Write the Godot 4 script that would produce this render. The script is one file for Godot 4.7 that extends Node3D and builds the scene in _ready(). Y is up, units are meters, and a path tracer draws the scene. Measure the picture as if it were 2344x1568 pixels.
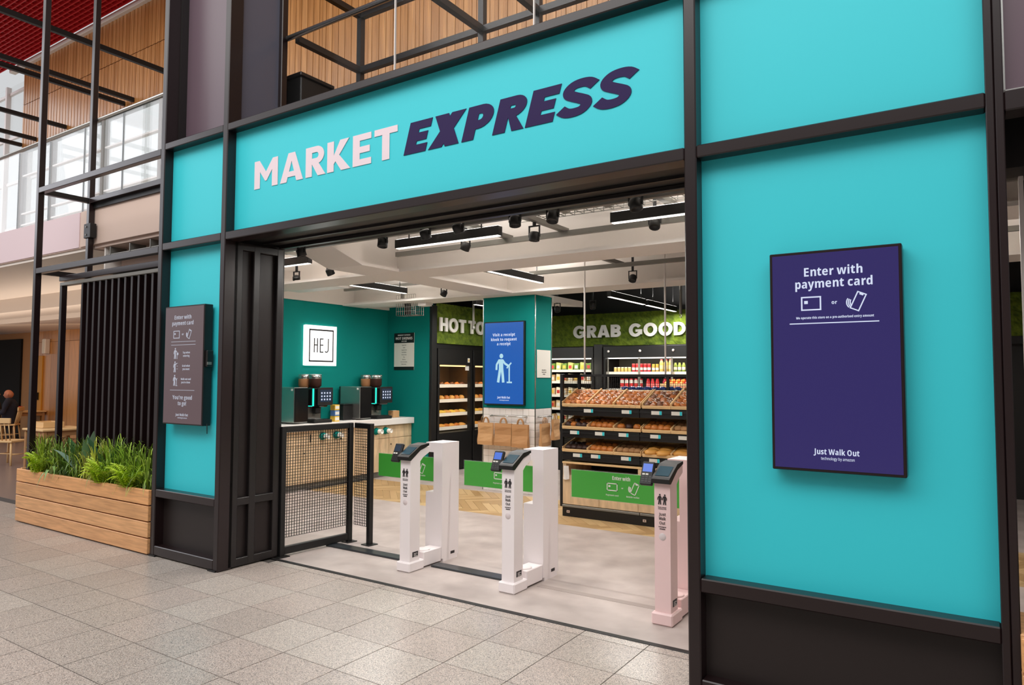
extends Node3D

var M := {}
var taken := {}
var boxes := {}
var rng := RandomNumberGenerator.new()
const ORD := ["first", "second", "third", "fourth", "fifth", "sixth", "seventh", "eighth", "ninth", "tenth", "eleventh", "twelfth"]


func _ready() -> void:
	rng.seed = 7
	# ---- camera
	var cam := Camera3D.new()
	cam.name = "camera"
	cam.fov = 52.07
	cam.near = 0.05
	cam.far = 300.0
	cam.basis = Basis.from_euler(Vector3(0.04997, 0.585, 0.003476))
	cam.position = Vector3(0, 1.7, 3.734)
	add_child(cam)
	cam.current = true
	# ---- sky and exposure
	var sky_mat := ProceduralSkyMaterial.new()
	sky_mat.sky_top_color = Color(0.86, 0.87, 0.88)
	sky_mat.sky_horizon_color = Color(0.85, 0.85, 0.85)
	sky_mat.ground_bottom_color = Color(0.45, 0.43, 0.42)
	sky_mat.ground_horizon_color = Color(0.55, 0.53, 0.52)
	sky_mat.sky_energy_multiplier = 0.95
	var sky := Sky.new()
	sky.sky_material = sky_mat
	var env := Environment.new()
	env.background_mode = Environment.BG_SKY
	env.sky = sky
	env.tonemap_mode = Environment.TONE_MAPPER_LINEAR
	env.tonemap_exposure = 1.0
	env.sdfgi_enabled = true
	env.ssao_enabled = true
	env.ssil_enabled = true
	var we := WorldEnvironment.new()
	we.name = "environment"
	we.environment = env
	add_child(we)
	# ---- large area lights: the glazed roof strips of the concourse
	area_light("skylight", Vector3(-1.5, 9.4, 6.4), Vector3(-2.2, 1.0, -0.5), Vector2(18, 4), 82.0, Color(1.0, 0.985, 0.97))
	area_light("skylight", Vector3(-8.0, 9.0, 4.5), Vector3(-8.0, 0.0, 3.6), Vector2(16, 4), 40.0, Color(1.0, 0.985, 0.97))
	area_light("skylight", Vector3(-22.0, 8.0, 4.0), Vector3(-14, 1.5, -1.5), Vector2(8, 6), 44.0, Color(0.97, 0.97, 1.0))
	materials()
	floors()
	storefront()
	store_shell()
	mezzanine()
	concourse_left()
	screens()
	planter_and_slats()
	guard_and_gates()
	coffee_corner()
	column_and_bags()
	pastry_wall()
	bread_stand()
	fridges()
	ceiling_things()
	right_edge()


# ------------------------------------------------------------------ helpers
func numbered(n: String) -> String:
	var k: int = taken.get(n, 0)
	taken[n] = k + 1
	return n if k == 0 else "%s_%03d" % [n, k]


func area_light(n: String, at: Vector3, to: Vector3, size: Vector2, energy: float, col := Color.WHITE) -> void:
	var l := AreaLight3D.new()
	l.name = numbered(n + "_lamp")
	l.area_size = size
	l.light_energy = energy
	l.light_color = col
	l.area_range = 60.0
	l.shadow_enabled = true
	add_child(l)
	var up := Vector3.UP if absf((to - at).normalized().y) < 0.99 else Vector3.BACK
	l.look_at_from_position(at, to, up)


func mk(key: String, col: Color, rough := 0.6, metal := 0.0) -> StandardMaterial3D:
	var m := StandardMaterial3D.new()
	m.resource_name = key
	m.albedo_color = col
	m.roughness = rough
	m.metallic = metal
	M[key] = m
	return m


func glow(key: String, col: Color, energy: float, base := Color(0.05, 0.05, 0.05)) -> StandardMaterial3D:
	var m := mk(key, base, 0.25)
	m.emission_enabled = true
	m.emission = col
	m.emission_energy_multiplier = energy
	return m


func c8(r: int, g: int, b: int) -> Color:
	return Color(r / 255.0, g / 255.0, b / 255.0)


func tex_noise(freq: float, a: Color, b: Color, sd: int, oct := 4, size := 256) -> ImageTexture:
	var fn := FastNoiseLite.new()
	fn.seed = sd
	fn.noise_type = FastNoiseLite.TYPE_SIMPLEX
	fn.frequency = freq
	fn.fractal_octaves = oct
	var g := fn.get_seamless_image(size, size)
	var im := Image.create(size, size, false, Image.FORMAT_RGB8)
	for y in size:
		for x in size:
			im.set_pixel(x, y, a.lerp(b, g.get_pixel(x, y).r))
	return ImageTexture.create_from_image(im)


func tex_granite() -> ImageTexture:
	var n := 640
	var r := RandomNumberGenerator.new()
	r.seed = 3
	var im := Image.create(n, n, false, Image.FORMAT_RGB8)
	im.fill(c8(182, 176, 170))
	var cols := [c8(118, 112, 108), c8(142, 135, 130), c8(206, 198, 190), c8(222, 214, 205), c8(168, 158, 150), c8(200, 184, 172), c8(96, 92, 90)]
	for k in 34000:
		var c: Color = cols[r.randi() % 7]
		var x := r.randi_range(-2, n - 1)
		var y := r.randi_range(-2, n - 1)
		im.fill_rect(Rect2i(x, y, r.randi_range(1, 5), r.randi_range(1, 5)), c)
	return ImageTexture.create_from_image(im)


func tri_tex(m: StandardMaterial3D, t: Texture2D, sc: Vector3, world := false) -> void:
	m.albedo_texture = t
	m.uv1_triplanar = true
	m.uv1_world_triplanar = world
	m.uv1_triplanar_sharpness = 8.0
	m.uv1_scale = sc


func materials() -> void:
	mk("metal", c8(30, 18, 19), 0.3)
	mk("metal_dark", c8(26, 22, 22), 0.36)
	mk("black", c8(17, 16, 16), 0.5)
	mk("black_gloss", c8(20, 20, 21), 0.15)
	mk("teal", c8(48, 200, 212), 0.55)
	mk("teal_in", c8(8, 126, 118), 0.75).metallic_specular = 0.25
	mk("panel_dark", c8(38, 31, 30), 0.42).metallic_specular = 0.4
	mk("panel_purple", c8(94, 76, 86), 0.34)
	mk("panel_blue", c8(92, 92, 106), 0.3)
	mk("letter_pink", c8(228, 210, 217), 0.55)
	mk("letter_navy", c8(40, 24, 74), 0.55).metallic_specular = 0.3
	mk("white", c8(236, 230, 226), 0.45)
	mk("gate_white", c8(238, 230, 230), 0.4)
	mk("gate_pink", c8(236, 206, 204), 0.4)
	mk("cream", c8(230, 224, 218), 0.7)
	mk("beige", c8(214, 190, 176), 0.7)
	mk("pinkish", c8(222, 200, 204), 0.7)
	mk("grey", c8(130, 128, 122), 0.45, 0.4)
	mk("steel", c8(190, 190, 186), 0.25, 0.9)
	mk("letter_white", c8(240, 236, 228), 0.5)
	mk("ink", c8(40, 36, 38), 0.6)
	mk("paper", c8(228, 224, 214), 0.7)
	mk("kraft", c8(196, 152, 106), 0.8)
	mk("kraft_dark", c8(178, 132, 88), 0.8)
	mk("track", c8(62, 66, 70), 0.3, 0.5)
	mk("grout", c8(74, 68, 64), 0.9)
	var gr := tex_granite()
	for k in 3:
		var g := mk("granite%d" % k, [c8(250, 247, 244), c8(236, 231, 228), c8(243, 236, 233)][k], 0.3)
		tri_tex(g, gr, Vector3(1.4, 1.4, 1.4), true)
	var grain := tex_noise(0.02, Color(0.84, 0.83, 0.82), Color(1, 1, 1), 5, 5)
	var wh := mk("oak", c8(222, 170, 118), 0.5)
	tri_tex(wh, grain, Vector3(0.35, 2.2, 2.2), true)
	for k in 4:
		var p := mk("plank%d" % k, [c8(228, 172, 120), c8(234, 178, 124), c8(222, 166, 112), c8(238, 176, 116)][k], 0.5)
		tri_tex(p, grain, Vector3(0.35, 5.0, 5.0), true)
		p.uv1_offset = Vector3(0.37 * k, 0.61 * k, 0.2)
	for k in 3:
		var v := mk("cladding%d" % k, [c8(208, 148, 84), c8(220, 160, 96), c8(198, 138, 74)][k], 0.35)
		tri_tex(v, grain, Vector3(5.0, 0.25, 5.0), true)
		v.uv1_offset = Vector3(0.41 * k, 0.2 * k, 0)
		v.clearcoat_enabled = true
		v.clearcoat = 0.5
		v.clearcoat_roughness = 0.3
	var ply := mk("ply", c8(238, 208, 168), 0.5)
	tri_tex(ply, grain, Vector3(1.6, 0.4, 1.6), true)
	mk("tray_wood", c8(232, 194, 140), 0.55)
	var vin := mk("vinyl", c8(192, 182, 178), 0.45)
	tri_tex(vin, tex_noise(0.012, Color(0.84, 0.82, 0.81), Color(1, 0.99, 0.98), 8, 5), Vector3(0.5, 0.5, 0.5), true)
	mk("green", c8(70, 165, 62), 0.3)
	var gl := mk("glass", Color(0.92, 0.97, 0.96, 0.1), 0.02)
	gl.transparency = BaseMaterial3D.TRANSPARENCY_ALPHA
	gl.metallic_specular = 0.3
	var gc := mk("glass_clear", Color(0.4, 0.42, 0.42, 0.01), 0.02)
	gc.transparency = BaseMaterial3D.TRANSPARENCY_ALPHA
	gc.metallic_specular = 0.1
	glow("tube", Color(1.0, 0.98, 0.95), 2.2, Color(0.9, 0.9, 0.9))
	glow("warm_tube", Color(1.0, 0.84, 0.55), 1.6, Color(0.9, 0.9, 0.9))
	glow("scr_purple", c8(50, 42, 110), 0.75)
	glow("scr_grey", c8(120, 96, 100), 0.5, c8(40, 34, 36))
	glow("scr_blue", c8(34, 92, 176), 1.0)
	glow("scr_text", Color(0.86, 0.9, 1.0), 0.85, Color(0.3, 0.3, 0.3))
	glow("scr_text_soft", Color(0.8, 0.82, 0.9), 0.5, Color(0.4, 0.4, 0.4))
	glow("scr_pale", c8(176, 226, 244), 0.85, Color(0.3, 0.3, 0.3))
	glow("lcd", c8(60, 110, 220), 0.9)
	glow("lcd_dim", c8(40, 60, 84), 0.6)
	glow("strip_teal", c8(40, 240, 214), 1.1)
	glow("sign_white", Color(1, 1, 1), 0.95, Color(0.9, 0.9, 0.9))
	glow("halo", Color(0.9, 1, 0.97), 2.5, Color(0.9, 0.9, 0.9))
	mk("red", c8(196, 52, 48), 0.4)
	mk("yellow", c8(228, 186, 70), 0.5)
	mk("skin", c8(196, 128, 100), 0.6)
	mk("navy", c8(34, 36, 52), 0.9)


func S() -> SurfaceTool:
	var st := SurfaceTool.new()
	st.begin(Mesh.PRIMITIVE_TRIANGLES)
	st.set_smooth_group(-1)
	return st


func tri(st: SurfaceTool, a: Vector3, b: Vector3, c: Vector3, out: Vector3) -> void:
	if (c - a).cross(b - a).dot(out) < 0.0:
		var t := b
		b = c
		c = t
	st.add_vertex(a)
	st.add_vertex(b)
	st.add_vertex(c)


func quad(st: SurfaceTool, a: Vector3, b: Vector3, c: Vector3, d: Vector3, out: Vector3) -> void:
	tri(st, a, b, c, out)
	tri(st, a, c, d, out)


# a box from lo to hi with chamfered edges
func bx(st: SurfaceTool, lo: Vector3, hi: Vector3, bev := 0.0, T := Transform3D()) -> void:
	var ce := (lo + hi) * 0.5
	var h := (hi - lo) * 0.5
	var b := minf(bev, minf(h.x, minf(h.y, h.z)) * 0.45)
	var ax := [Vector3.RIGHT, Vector3.UP, Vector3.BACK]
	for i in 3:
		var u: Vector3 = ax[i]
		var v: Vector3 = ax[(i + 1) % 3]
		var w: Vector3 = ax[(i + 2) % 3]
		var hu: float = h[i]
		var hv: float = h[(i + 1) % 3]
		var hw: float = h[(i + 2) % 3]
		for s in [-1.0, 1.0]:
			var o: Vector3 = ce + u * hu * s
			var a: Vector3 = v * (hv - b)
			var d: Vector3 = w * (hw - b)
			quad(st, T * (o + a + d), T * (o - a + d), T * (o - a - d), T * (o + a - d), T.basis * (u * s))
			if b > 0.0:
				for s2 in [-1.0, 1.0]:
					# edge between u-face and v-face, along w
					var p1: Vector3 = ce + u * hu * s + v * (hv - b) * s2
					var p2: Vector3 = ce + u * (hu - b) * s + v * hv * s2
					quad(st, T * (p1 + d), T * (p2 + d), T * (p2 - d), T * (p1 - d), T.basis * (u * s + v * s2))
	if b > 0.0:
		for sx in [-1.0, 1.0]:
			for sy in [-1.0, 1.0]:
				for sz in [-1.0, 1.0]:
					var q := Vector3(sx, sy, sz)
					tri(st, T * (ce + q * Vector3(h.x, h.y - b, h.z - b)), T * (ce + q * Vector3(h.x - b, h.y, h.z - b)), T * (ce + q * Vector3(h.x - b, h.y - b, h.z)), T.basis * q)


func seg(st: SurfaceTool, a: Vector3, b: Vector3, w: float, d := -1.0, up := Vector3.UP) -> void:
	# a square bar from a to b
	var z := (b - a)
	var l := z.length()
	if l < 0.0001:
		return
	z /= l
	if absf(z.dot(up)) > 0.99:
		up = Vector3.RIGHT
	var x := up.cross(z).normalized()
	var y := z.cross(x)
	var T := Transform3D(Basis(x, y, z), (a + b) * 0.5)
	bx(st, Vector3(-w / 2, -(w if d < 0 else d) / 2, -l / 2), Vector3(w / 2, (w if d < 0 else d) / 2, l / 2), 0.0, T)


func tube(st: SurfaceTool, pts: Array, r: float, n := 8) -> void:
	st.set_smooth_group(1)
	for k in pts.size() - 1:
		var a: Vector3 = pts[k]
		var b: Vector3 = pts[k + 1]
		var z := (b - a).normalized()
		var u := (Vector3.UP if absf(z.y) < 0.9 else Vector3.RIGHT).cross(z).normalized()
		var v := z.cross(u)
		for i in n:
			var p := TAU * i / n
			var q := TAU * (i + 1) / n
			var d1 := u * cos(p) + v * sin(p)
			var d2 := u * cos(q) + v * sin(q)
			quad(st, a + d1 * r, a + d2 * r, b + d2 * r, b + d1 * r, d1 + d2)
			if k == 0:
				tri(st, a, a + d1 * r, a + d2 * r, -z)
			if k == pts.size() - 2:
				tri(st, b, b + d1 * r, b + d2 * r, z)
	st.set_smooth_group(-1)


# profile: Vector2(radius, height) up the axis of T's y
func lathe(st: SurfaceTool, prof: Array, n := 14, T := Transform3D()) -> void:
	st.set_smooth_group(1)
	for k in prof.size() - 1:
		var a: Vector2 = prof[k]
		var b: Vector2 = prof[k + 1]
		for i in n:
			var p := TAU * i / n
			var q := TAU * (i + 1) / n
			var A := Vector3(cos(p) * a.x, a.y, sin(p) * a.x)
			var B := Vector3(cos(q) * a.x, a.y, sin(q) * a.x)
			var C := Vector3(cos(q) * b.x, b.y, sin(q) * b.x)
			var D := Vector3(cos(p) * b.x, b.y, sin(p) * b.x)
			var mid := (p + q) * 0.5
			var out := Vector3(cos(mid) * (b.y - a.y), a.x - b.x, sin(mid) * (b.y - a.y))
			if out.length() < 0.000001:
				out = Vector3(cos(mid), 0, sin(mid))
			if a.x > 0.00001:
				tri(st, T * A, T * B, T * C, T.basis * out)
			if b.x > 0.00001:
				tri(st, T * A, T * C, T * D, T.basis * out)
	st.set_smooth_group(-1)


# polygon (x,y) extruded from z0 to z1 then placed by T
func prism(st: SurfaceTool, poly: PackedVector2Array, z0: float, z1: float, T := Transform3D()) -> void:
	if Geometry2D.is_polygon_clockwise(poly):
		poly.reverse()
	var ix := Geometry2D.triangulate_polygon(poly)
	for k in range(0, ix.size(), 3):
		var a := poly[ix[k]]
		var b := poly[ix[k + 1]]
		var c := poly[ix[k + 2]]
		for z in [z0, z1]:
			tri(st, T * Vector3(a.x, a.y, z), T * Vector3(b.x, b.y, z), T * Vector3(c.x, c.y, z), T.basis * Vector3(0, 0, 1.0 if z == maxf(z0, z1) else -1.0))
	for k in poly.size():
		var a := poly[k]
		var b := poly[(k + 1) % poly.size()]
		var nrm := Vector3(b.y - a.y, a.x - b.x, 0)
		quad(st, T * Vector3(a.x, a.y, z0), T * Vector3(b.x, b.y, z0), T * Vector3(b.x, b.y, z1), T * Vector3(a.x, a.y, z1), T.basis * nrm)


func obj(n: String, st: SurfaceTool, m, parent: Node = self) -> MeshInstance3D:
	st.generate_normals()
	var o := MeshInstance3D.new()
	o.mesh = st.commit()
	return put(o, n, m, parent)


func put(o: MeshInstance3D, n: String, m, parent: Node) -> MeshInstance3D:
	o.material_override = M[m] if m is String else m
	o.name = numbered(n) if parent == self else n
	parent.add_child(o, true)
	return o


func box(n: String, lo: Vector3, hi: Vector3, m, parent: Node = self, bev := 0.0) -> MeshInstance3D:
	var key := "%.4f %.4f %.4f %.4f" % [hi.x - lo.x, hi.y - lo.y, hi.z - lo.z, bev]
	if not boxes.has(key):
		var st := S()
		var h := (hi - lo) * 0.5
		bx(st, -h, h, bev)
		st.generate_normals()
		boxes[key] = st.commit()
	var o := MeshInstance3D.new()
	o.mesh = boxes[key]
	o.position = (lo + hi) * 0.5
	return put(o, n, m, parent)


func V(x: float, y: float, z: float) -> Vector3:
	return Vector3(x, y, z)


func thing(n: String, label: String, cat: String, at := Vector3.ZERO, group := "") -> Node3D:
	var o := Node3D.new()
	o.name = numbered(n)
	o.position = at
	add_child(o)
	return tag(o, label, cat, group)


func tag(o: Node3D, label: String, cat: String, group := "") -> Node3D:
	o.set_meta("label", label)
	o.set_meta("category", cat)
	if group:
		o.set_meta("group", group)
	return o


func struct(n: String) -> Node3D:
	var o := Node3D.new()
	o.name = numbered(n)
	add_child(o)
	o.set_meta("kind", "structure")
	return o


func dup(o: Node3D, n: String, at: Vector3, label: String, group := "") -> Node3D:
	var d: Node3D = o.duplicate()
	d.name = numbered(n)
	add_child(d)
	d.position = at
	d.set_meta("label", label)
	if group:
		d.set_meta("group", group)
	return d


func stuff(o: Node3D) -> Node3D:
	o.set_meta("kind", "stuff")
	return o


var bold_font: SystemFont
var reg_font: SystemFont

# lettering: baseline centre at p, cap height h, optional exact width
func txt(parent: Node, s: String, p: Vector3, h: float, m, width := 0.0, yaw := 0.0, bold := true, n := "lettering", depth := 0.002) -> MeshInstance3D:
	if bold_font == null:
		bold_font = SystemFont.new()
		bold_font.font_names = PackedStringArray(["Droid Sans"])
		bold_font.font_weight = 700
		reg_font = SystemFont.new()
		reg_font.font_names = PackedStringArray(["Droid Sans"])
	var t := TextMesh.new()
	t.text = s
	t.font = bold_font if bold else reg_font
	t.font_size = 48
	t.pixel_size = h / (0.714 * 48.0)
	t.depth = depth
	t.curve_step = 3.0
	var o := MeshInstance3D.new()
	o.mesh = t
	var ab := t.get_aabb()
	var sx := width / ab.size.x if width > 0.0 and ab.size.x > 0.0 else 1.0
	var b := Basis(Vector3.UP, yaw)
	var off := Vector3(-(ab.position.x + ab.size.x * 0.5) * sx, 0.346 * h / 0.714, 0)
	o.transform = Transform3D(b.scaled_local(Vector3(sx, 1, 1)), p + b * off)
	return put(o, n, m, parent)


# geometric capitals, cap height 1: a list of polygons and the advance
func glyph(ch: String, w: float) -> Array:
	var t := w * 0.86
	var e := w * 0.5
	var P := []
	var adv := 0.7
	match ch:
		"E":
			adv = 0.62
			P = [rect(0, 0, w, 1), rect(w, 1 - t, adv, 1), rect(w, 0.5 - t / 2, adv - 0.05, 0.5 + t / 2), rect(w, 0, adv, t)]
		"T":
			adv = 0.74
			P = [rect(0, 1 - t, adv, 1), rect(adv / 2 - e, 0, adv / 2 + e, 1 - t)]
		"H":
			adv = 0.78
			P = [rect(0, 0, w, 1), rect(adv - w, 0, adv, 1), rect(w, 0.5 - t / 2, adv - w, 0.5 + t / 2)]
		"I":
			adv = w
			P = [rect(0, 0, w, 1)]
		"M":
			adv = 0.98
			P = [poly([0, 0, 0, 1, w * 0.9, 1, adv / 2, 0.56, adv - w * 0.9, 1, adv, 1, adv, 0, adv - w, 0, adv - w, 0.6, adv / 2 + 0.03, 0.24, adv / 2 - 0.03, 0.24, w, 0.6, w, 0])]
		"A":
			adv = 0.9
			P = [poly([0, 0, w * 1.08, 0, adv / 2, 0.72, adv - w * 1.08, 0, adv, 0, adv / 2 + e * 1.1, 1, adv / 2 - e * 1.1, 1]), rect(0.24, 0.17, adv - 0.24, 0.17 + t * 0.9)]
		"K":
			adv = 0.8
			P = [rect(0, 0, w, 1), poly([w, 0.24, w, 0.52, 0.46, 1, 0.77, 1]), poly([0.36, 0.6, adv + 0.02, 0, adv - 0.3, 0, 0.24, 0.42])]
		"X":
			adv = 0.82
			P = [poly([0, 0, w * 1.22, 0, adv, 1, adv - w * 1.22, 1]), poly([adv, 0, adv - w * 1.22, 0, 0, 1, w * 1.22, 1])]
		"P", "R", "B", "D":
			adv = 0.7
			var lo := 0.0 if ch == "D" else (0.4 if ch == "R" else (0.3 if ch == "P" else 0.44))
			var r := (1.0 - lo) / 2
			if ch == "D":
				adv = 0.82
			P = [rect(0, 0, w, 1), stroke(bowl(w * 0.9, adv - e, lo + t / 2, 1 - t / 2), t)]
			if ch == "R":
				P.append(poly([w, 0.46, 0.46, 0.46, 0.74, 0, 0.46, 0, w * 1.0, 0.42]))
			if ch == "B":
				P.append(stroke(bowl(w * 0.9, adv + 0.03 - e, t / 2, 0.56 - t / 2), t))
				adv = 0.73
		"O", "G":
			adv = 0.98
			var pts := []
			var a0 := 38.0 if ch == "G" else 0.0
			for k in 19:
				var a := deg_to_rad(a0 + (180.0 - a0) * k / 18.0)
				pts.append(Vector2(adv / 2 + cos(a) * (adv / 2 - e), 0.5 + sin(a) * (0.52 - t / 2)))
			P = [stroke(pts, w * 0.94)]
			pts = []
			for k in 19:
				var a := deg_to_rad(180.0 + (180.0 if ch == "O" else 172.0) * k / 18.0)
				pts.append(Vector2(adv / 2 + cos(a) * (adv / 2 - e), 0.5 + sin(a) * (0.52 - t / 2)))
			P.append(stroke(pts, w * 0.94))
			if ch == "G":
				P.append(rect(0.5, 0.36, adv - 0.02, 0.36 + t * 0.85))
				P.append(rect(adv - 0.02 - w * 0.9, 0.16, adv - 0.02, 0.5))
		"S":
			adv = 0.7
			adv = 0.7
			var up := [Vector2(0.665, 0.75), Vector2(0.52, 0.86), Vector2(0.36, 0.885), Vector2(0.21, 0.85), Vector2(0.13, 0.74), Vector2(0.165, 0.62), Vector2(0.265, 0.55), Vector2(0.355, 0.5)]
			for k in range(6, -1, -1):
				up.append(Vector2(0.71, 1.0) - up[k])
			var pts := []
			for k in up.size() - 1:
				for q in 4:
					pts.append(up[k].cubic_interpolate(up[k + 1], up[maxi(k - 1, 0)], up[mini(k + 2, up.size() - 1)], q / 4.0))
			pts.append(up[-1])
			P = [stroke(pts, 0.235)]
	return [P, adv]


func rect(x0: float, y0: float, x1: float, y1: float) -> PackedVector2Array:
	return PackedVector2Array([Vector2(x0, y0), Vector2(x1, y0), Vector2(x1, y1), Vector2(x0, y1)])


func poly(a: Array) -> PackedVector2Array:
	var p := PackedVector2Array()
	for k in range(0, a.size(), 2):
		p.append(Vector2(a[k], a[k + 1]))
	return p


func bowl(x0: float, x1: float, y0: float, y1: float) -> Array:
	var r := (y1 - y0) / 2
	var xc := x1 - r * 0.9
	var pts := [Vector2(x0, y1), Vector2(minf(xc, x1), y1)]
	for k in range(1, 13):
		var a := PI / 2 - PI * k / 13.0
		pts.append(Vector2(xc + cos(a) * (x1 - xc), (y0 + y1) / 2 + sin(a) * r))
	pts.append(Vector2(xc, y0))
	pts.append(Vector2(x0, y0))
	return pts


# a line of constant width as a polygon
func stroke(pts: Array, w: float) -> PackedVector2Array:
	var L := PackedVector2Array()
	var R := PackedVector2Array()
	for k in pts.size():
		var a: Vector2 = pts[maxi(k - 1, 0)]
		var b: Vector2 = pts[mini(k + 1, pts.size() - 1)]
		var p: Vector2 = pts[k]
		var d := (b - a).normalized().orthogonal() * w * 0.5
		L.append(p + d)
		R.append(p - d)
	R.reverse()
	L.append_array(R)
	return L


# a word in geometric capitals, each letter a mesh; base line from p along dir, fitted between p and p + dir * width
func word(parent: Node, s: String, p: Vector3, width: float, cap: float, w: float, gap: float, m, yaw := 0.0, slant := 0.0, depth := 0.004) -> void:
	var total := 0.0
	for ch in s:
		total += (0.42 if ch == " " else float(glyph(ch, w)[1]) + gap)
	total -= gap
	var k := width / total
	var x := 0.0
	var B := Basis(Vector3.UP, yaw)
	for ch in s:
		if ch == " ":
			x += 0.42
			continue
		var g := glyph(ch, w)
		var st := S()
		var before := []
		for pg in g[0]:
			var pieces := [pg]
			for old in before:
				var next := []
				for pc in pieces:
					for c in Geometry2D.clip_polygons(pc, old):
						if not Geometry2D.is_polygon_clockwise(c):
							next.append(c)
				pieces = next
			before.append(pg)
			for pc in pieces:
				var q := PackedVector2Array()
				for v in pc:
					q.append(Vector2((v.x + v.y * slant) * k, v.y * cap))
				prism(st, q, 0, depth)
		var o := obj("letter", st, m, parent)
		o.transform = Transform3D(B, p + B * Vector3(x * k, 0, 0))
		x += float(g[1]) + gap


# ------------------------------------------------------------------ floors
func floors() -> void:
	var f := struct("floor")
	box("slab", V(-13.0, -0.2, -0.6), V(1.6, -0.004, 2.115), "grout", f)
	var st := S()
	bx(st, V(-13.0, -0.2, 2.115), V(8, 0, 14))
	bx(st, V(1.6, -0.2, -0.6), V(8, 0, 2.115))
	obj("paving_beyond", st, "granite1", f)
	st = S()
	bx(st, V(-45, -0.2, -14), V(-13.0, 0, 14))
	bx(st, V(-13.0, -0.2, -14), V(-9.15, 0, -0.6))
	obj("cafe_floor", st, mk("cafe_floor", c8(134, 116, 110), 0.28), f)
	var zs := [-0.56, -0.465, -0.035, 0.395, 0.825, 1.255, 1.685, 2.115]
	for i in range(-25, 8):
		var x0 := -1.782 + i * 0.4577
		if x0 < -13.0:
			continue
		for j in zs.size() - 1:
			if x0 < -9.6 and j == 0:
				continue
			if x0 > -6.5 and x0 < -5.7 and j < 1:
				continue
			box("tile", V(x0 + 0.003, -0.05, zs[j] + 0.003), V(x0 + 0.4547, 0.0 - rng.randf() * 0.0006, zs[j + 1] - 0.003), "granite%d" % rng.randi_range(0, 2), f)
	var g := struct("floor")
	box("threshold_strip", V(-5.53, -0.2, -0.60), V(3.2, 0.004, -0.555), "black", g, 0.002)
	st = S()
	bx(st, V(-9.2, -0.2, -3.45), V(3.2, 0, -0.60))
	bx(st, V(-9.2, -0.2, -9.0), V(3.2, 0, -4.85))
	bx(st, V(-9.2, -0.2, -4.85), V(3.2, -0.012, -3.45))
	obj("vinyl_sheet", st, "vinyl", g)
	# herringbone parquet strip, joined
	var ch := [S(), S(), S()]
	var L := 0.6
	var W := 0.1
	var strip := PackedVector2Array([Vector2(-8.45, -4.85), Vector2(3.0, -4.85), Vector2(3.0, -3.45), Vector2(-8.45, -3.45)])
	for a in range(-90, 90):
		for b in range(-12, 13):
			var o0 := Vector2(a * W + b * L, a * W - b * L)
			for dirn in 2:
				var q := rect(0, 0, L - 0.003, W - 0.003) if dirn == 0 else rect(0, W, W - 0.003, W + L - 0.003)
				var pz := PackedVector2Array()
				for v in q:
					pz.append((v + o0).rotated(-PI / 4) + Vector2(-3.0, -4.1))
				if pz[0].x < -9.6 or pz[0].x > 4.0 or pz[0].y < -6 or pz[0].y > -2.4:
					continue
				for cut in Geometry2D.intersect_polygons(pz, strip):
					prism(ch[rng.randi() % 3], cut, 0.02, 0.0, Transform3D(Basis(Vector3.RIGHT, PI / 2), V(0, 0, 0)))
	for k in 3:
		stuff(obj("parquet", ch[k], mk("parquet%d" % k, [c8(184, 152, 108), c8(170, 138, 94), c8(196, 166, 120)][k], 0.4), g))


# ------------------------------------------------------------------ the shop front
func panel(n: String, x0: float, x1: float, y0: float, y1: float, m, w: Node) -> MeshInstance3D:
	return box(n, V(x0, y0, -0.13), V(x1, y1, -0.09), m, w)


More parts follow.
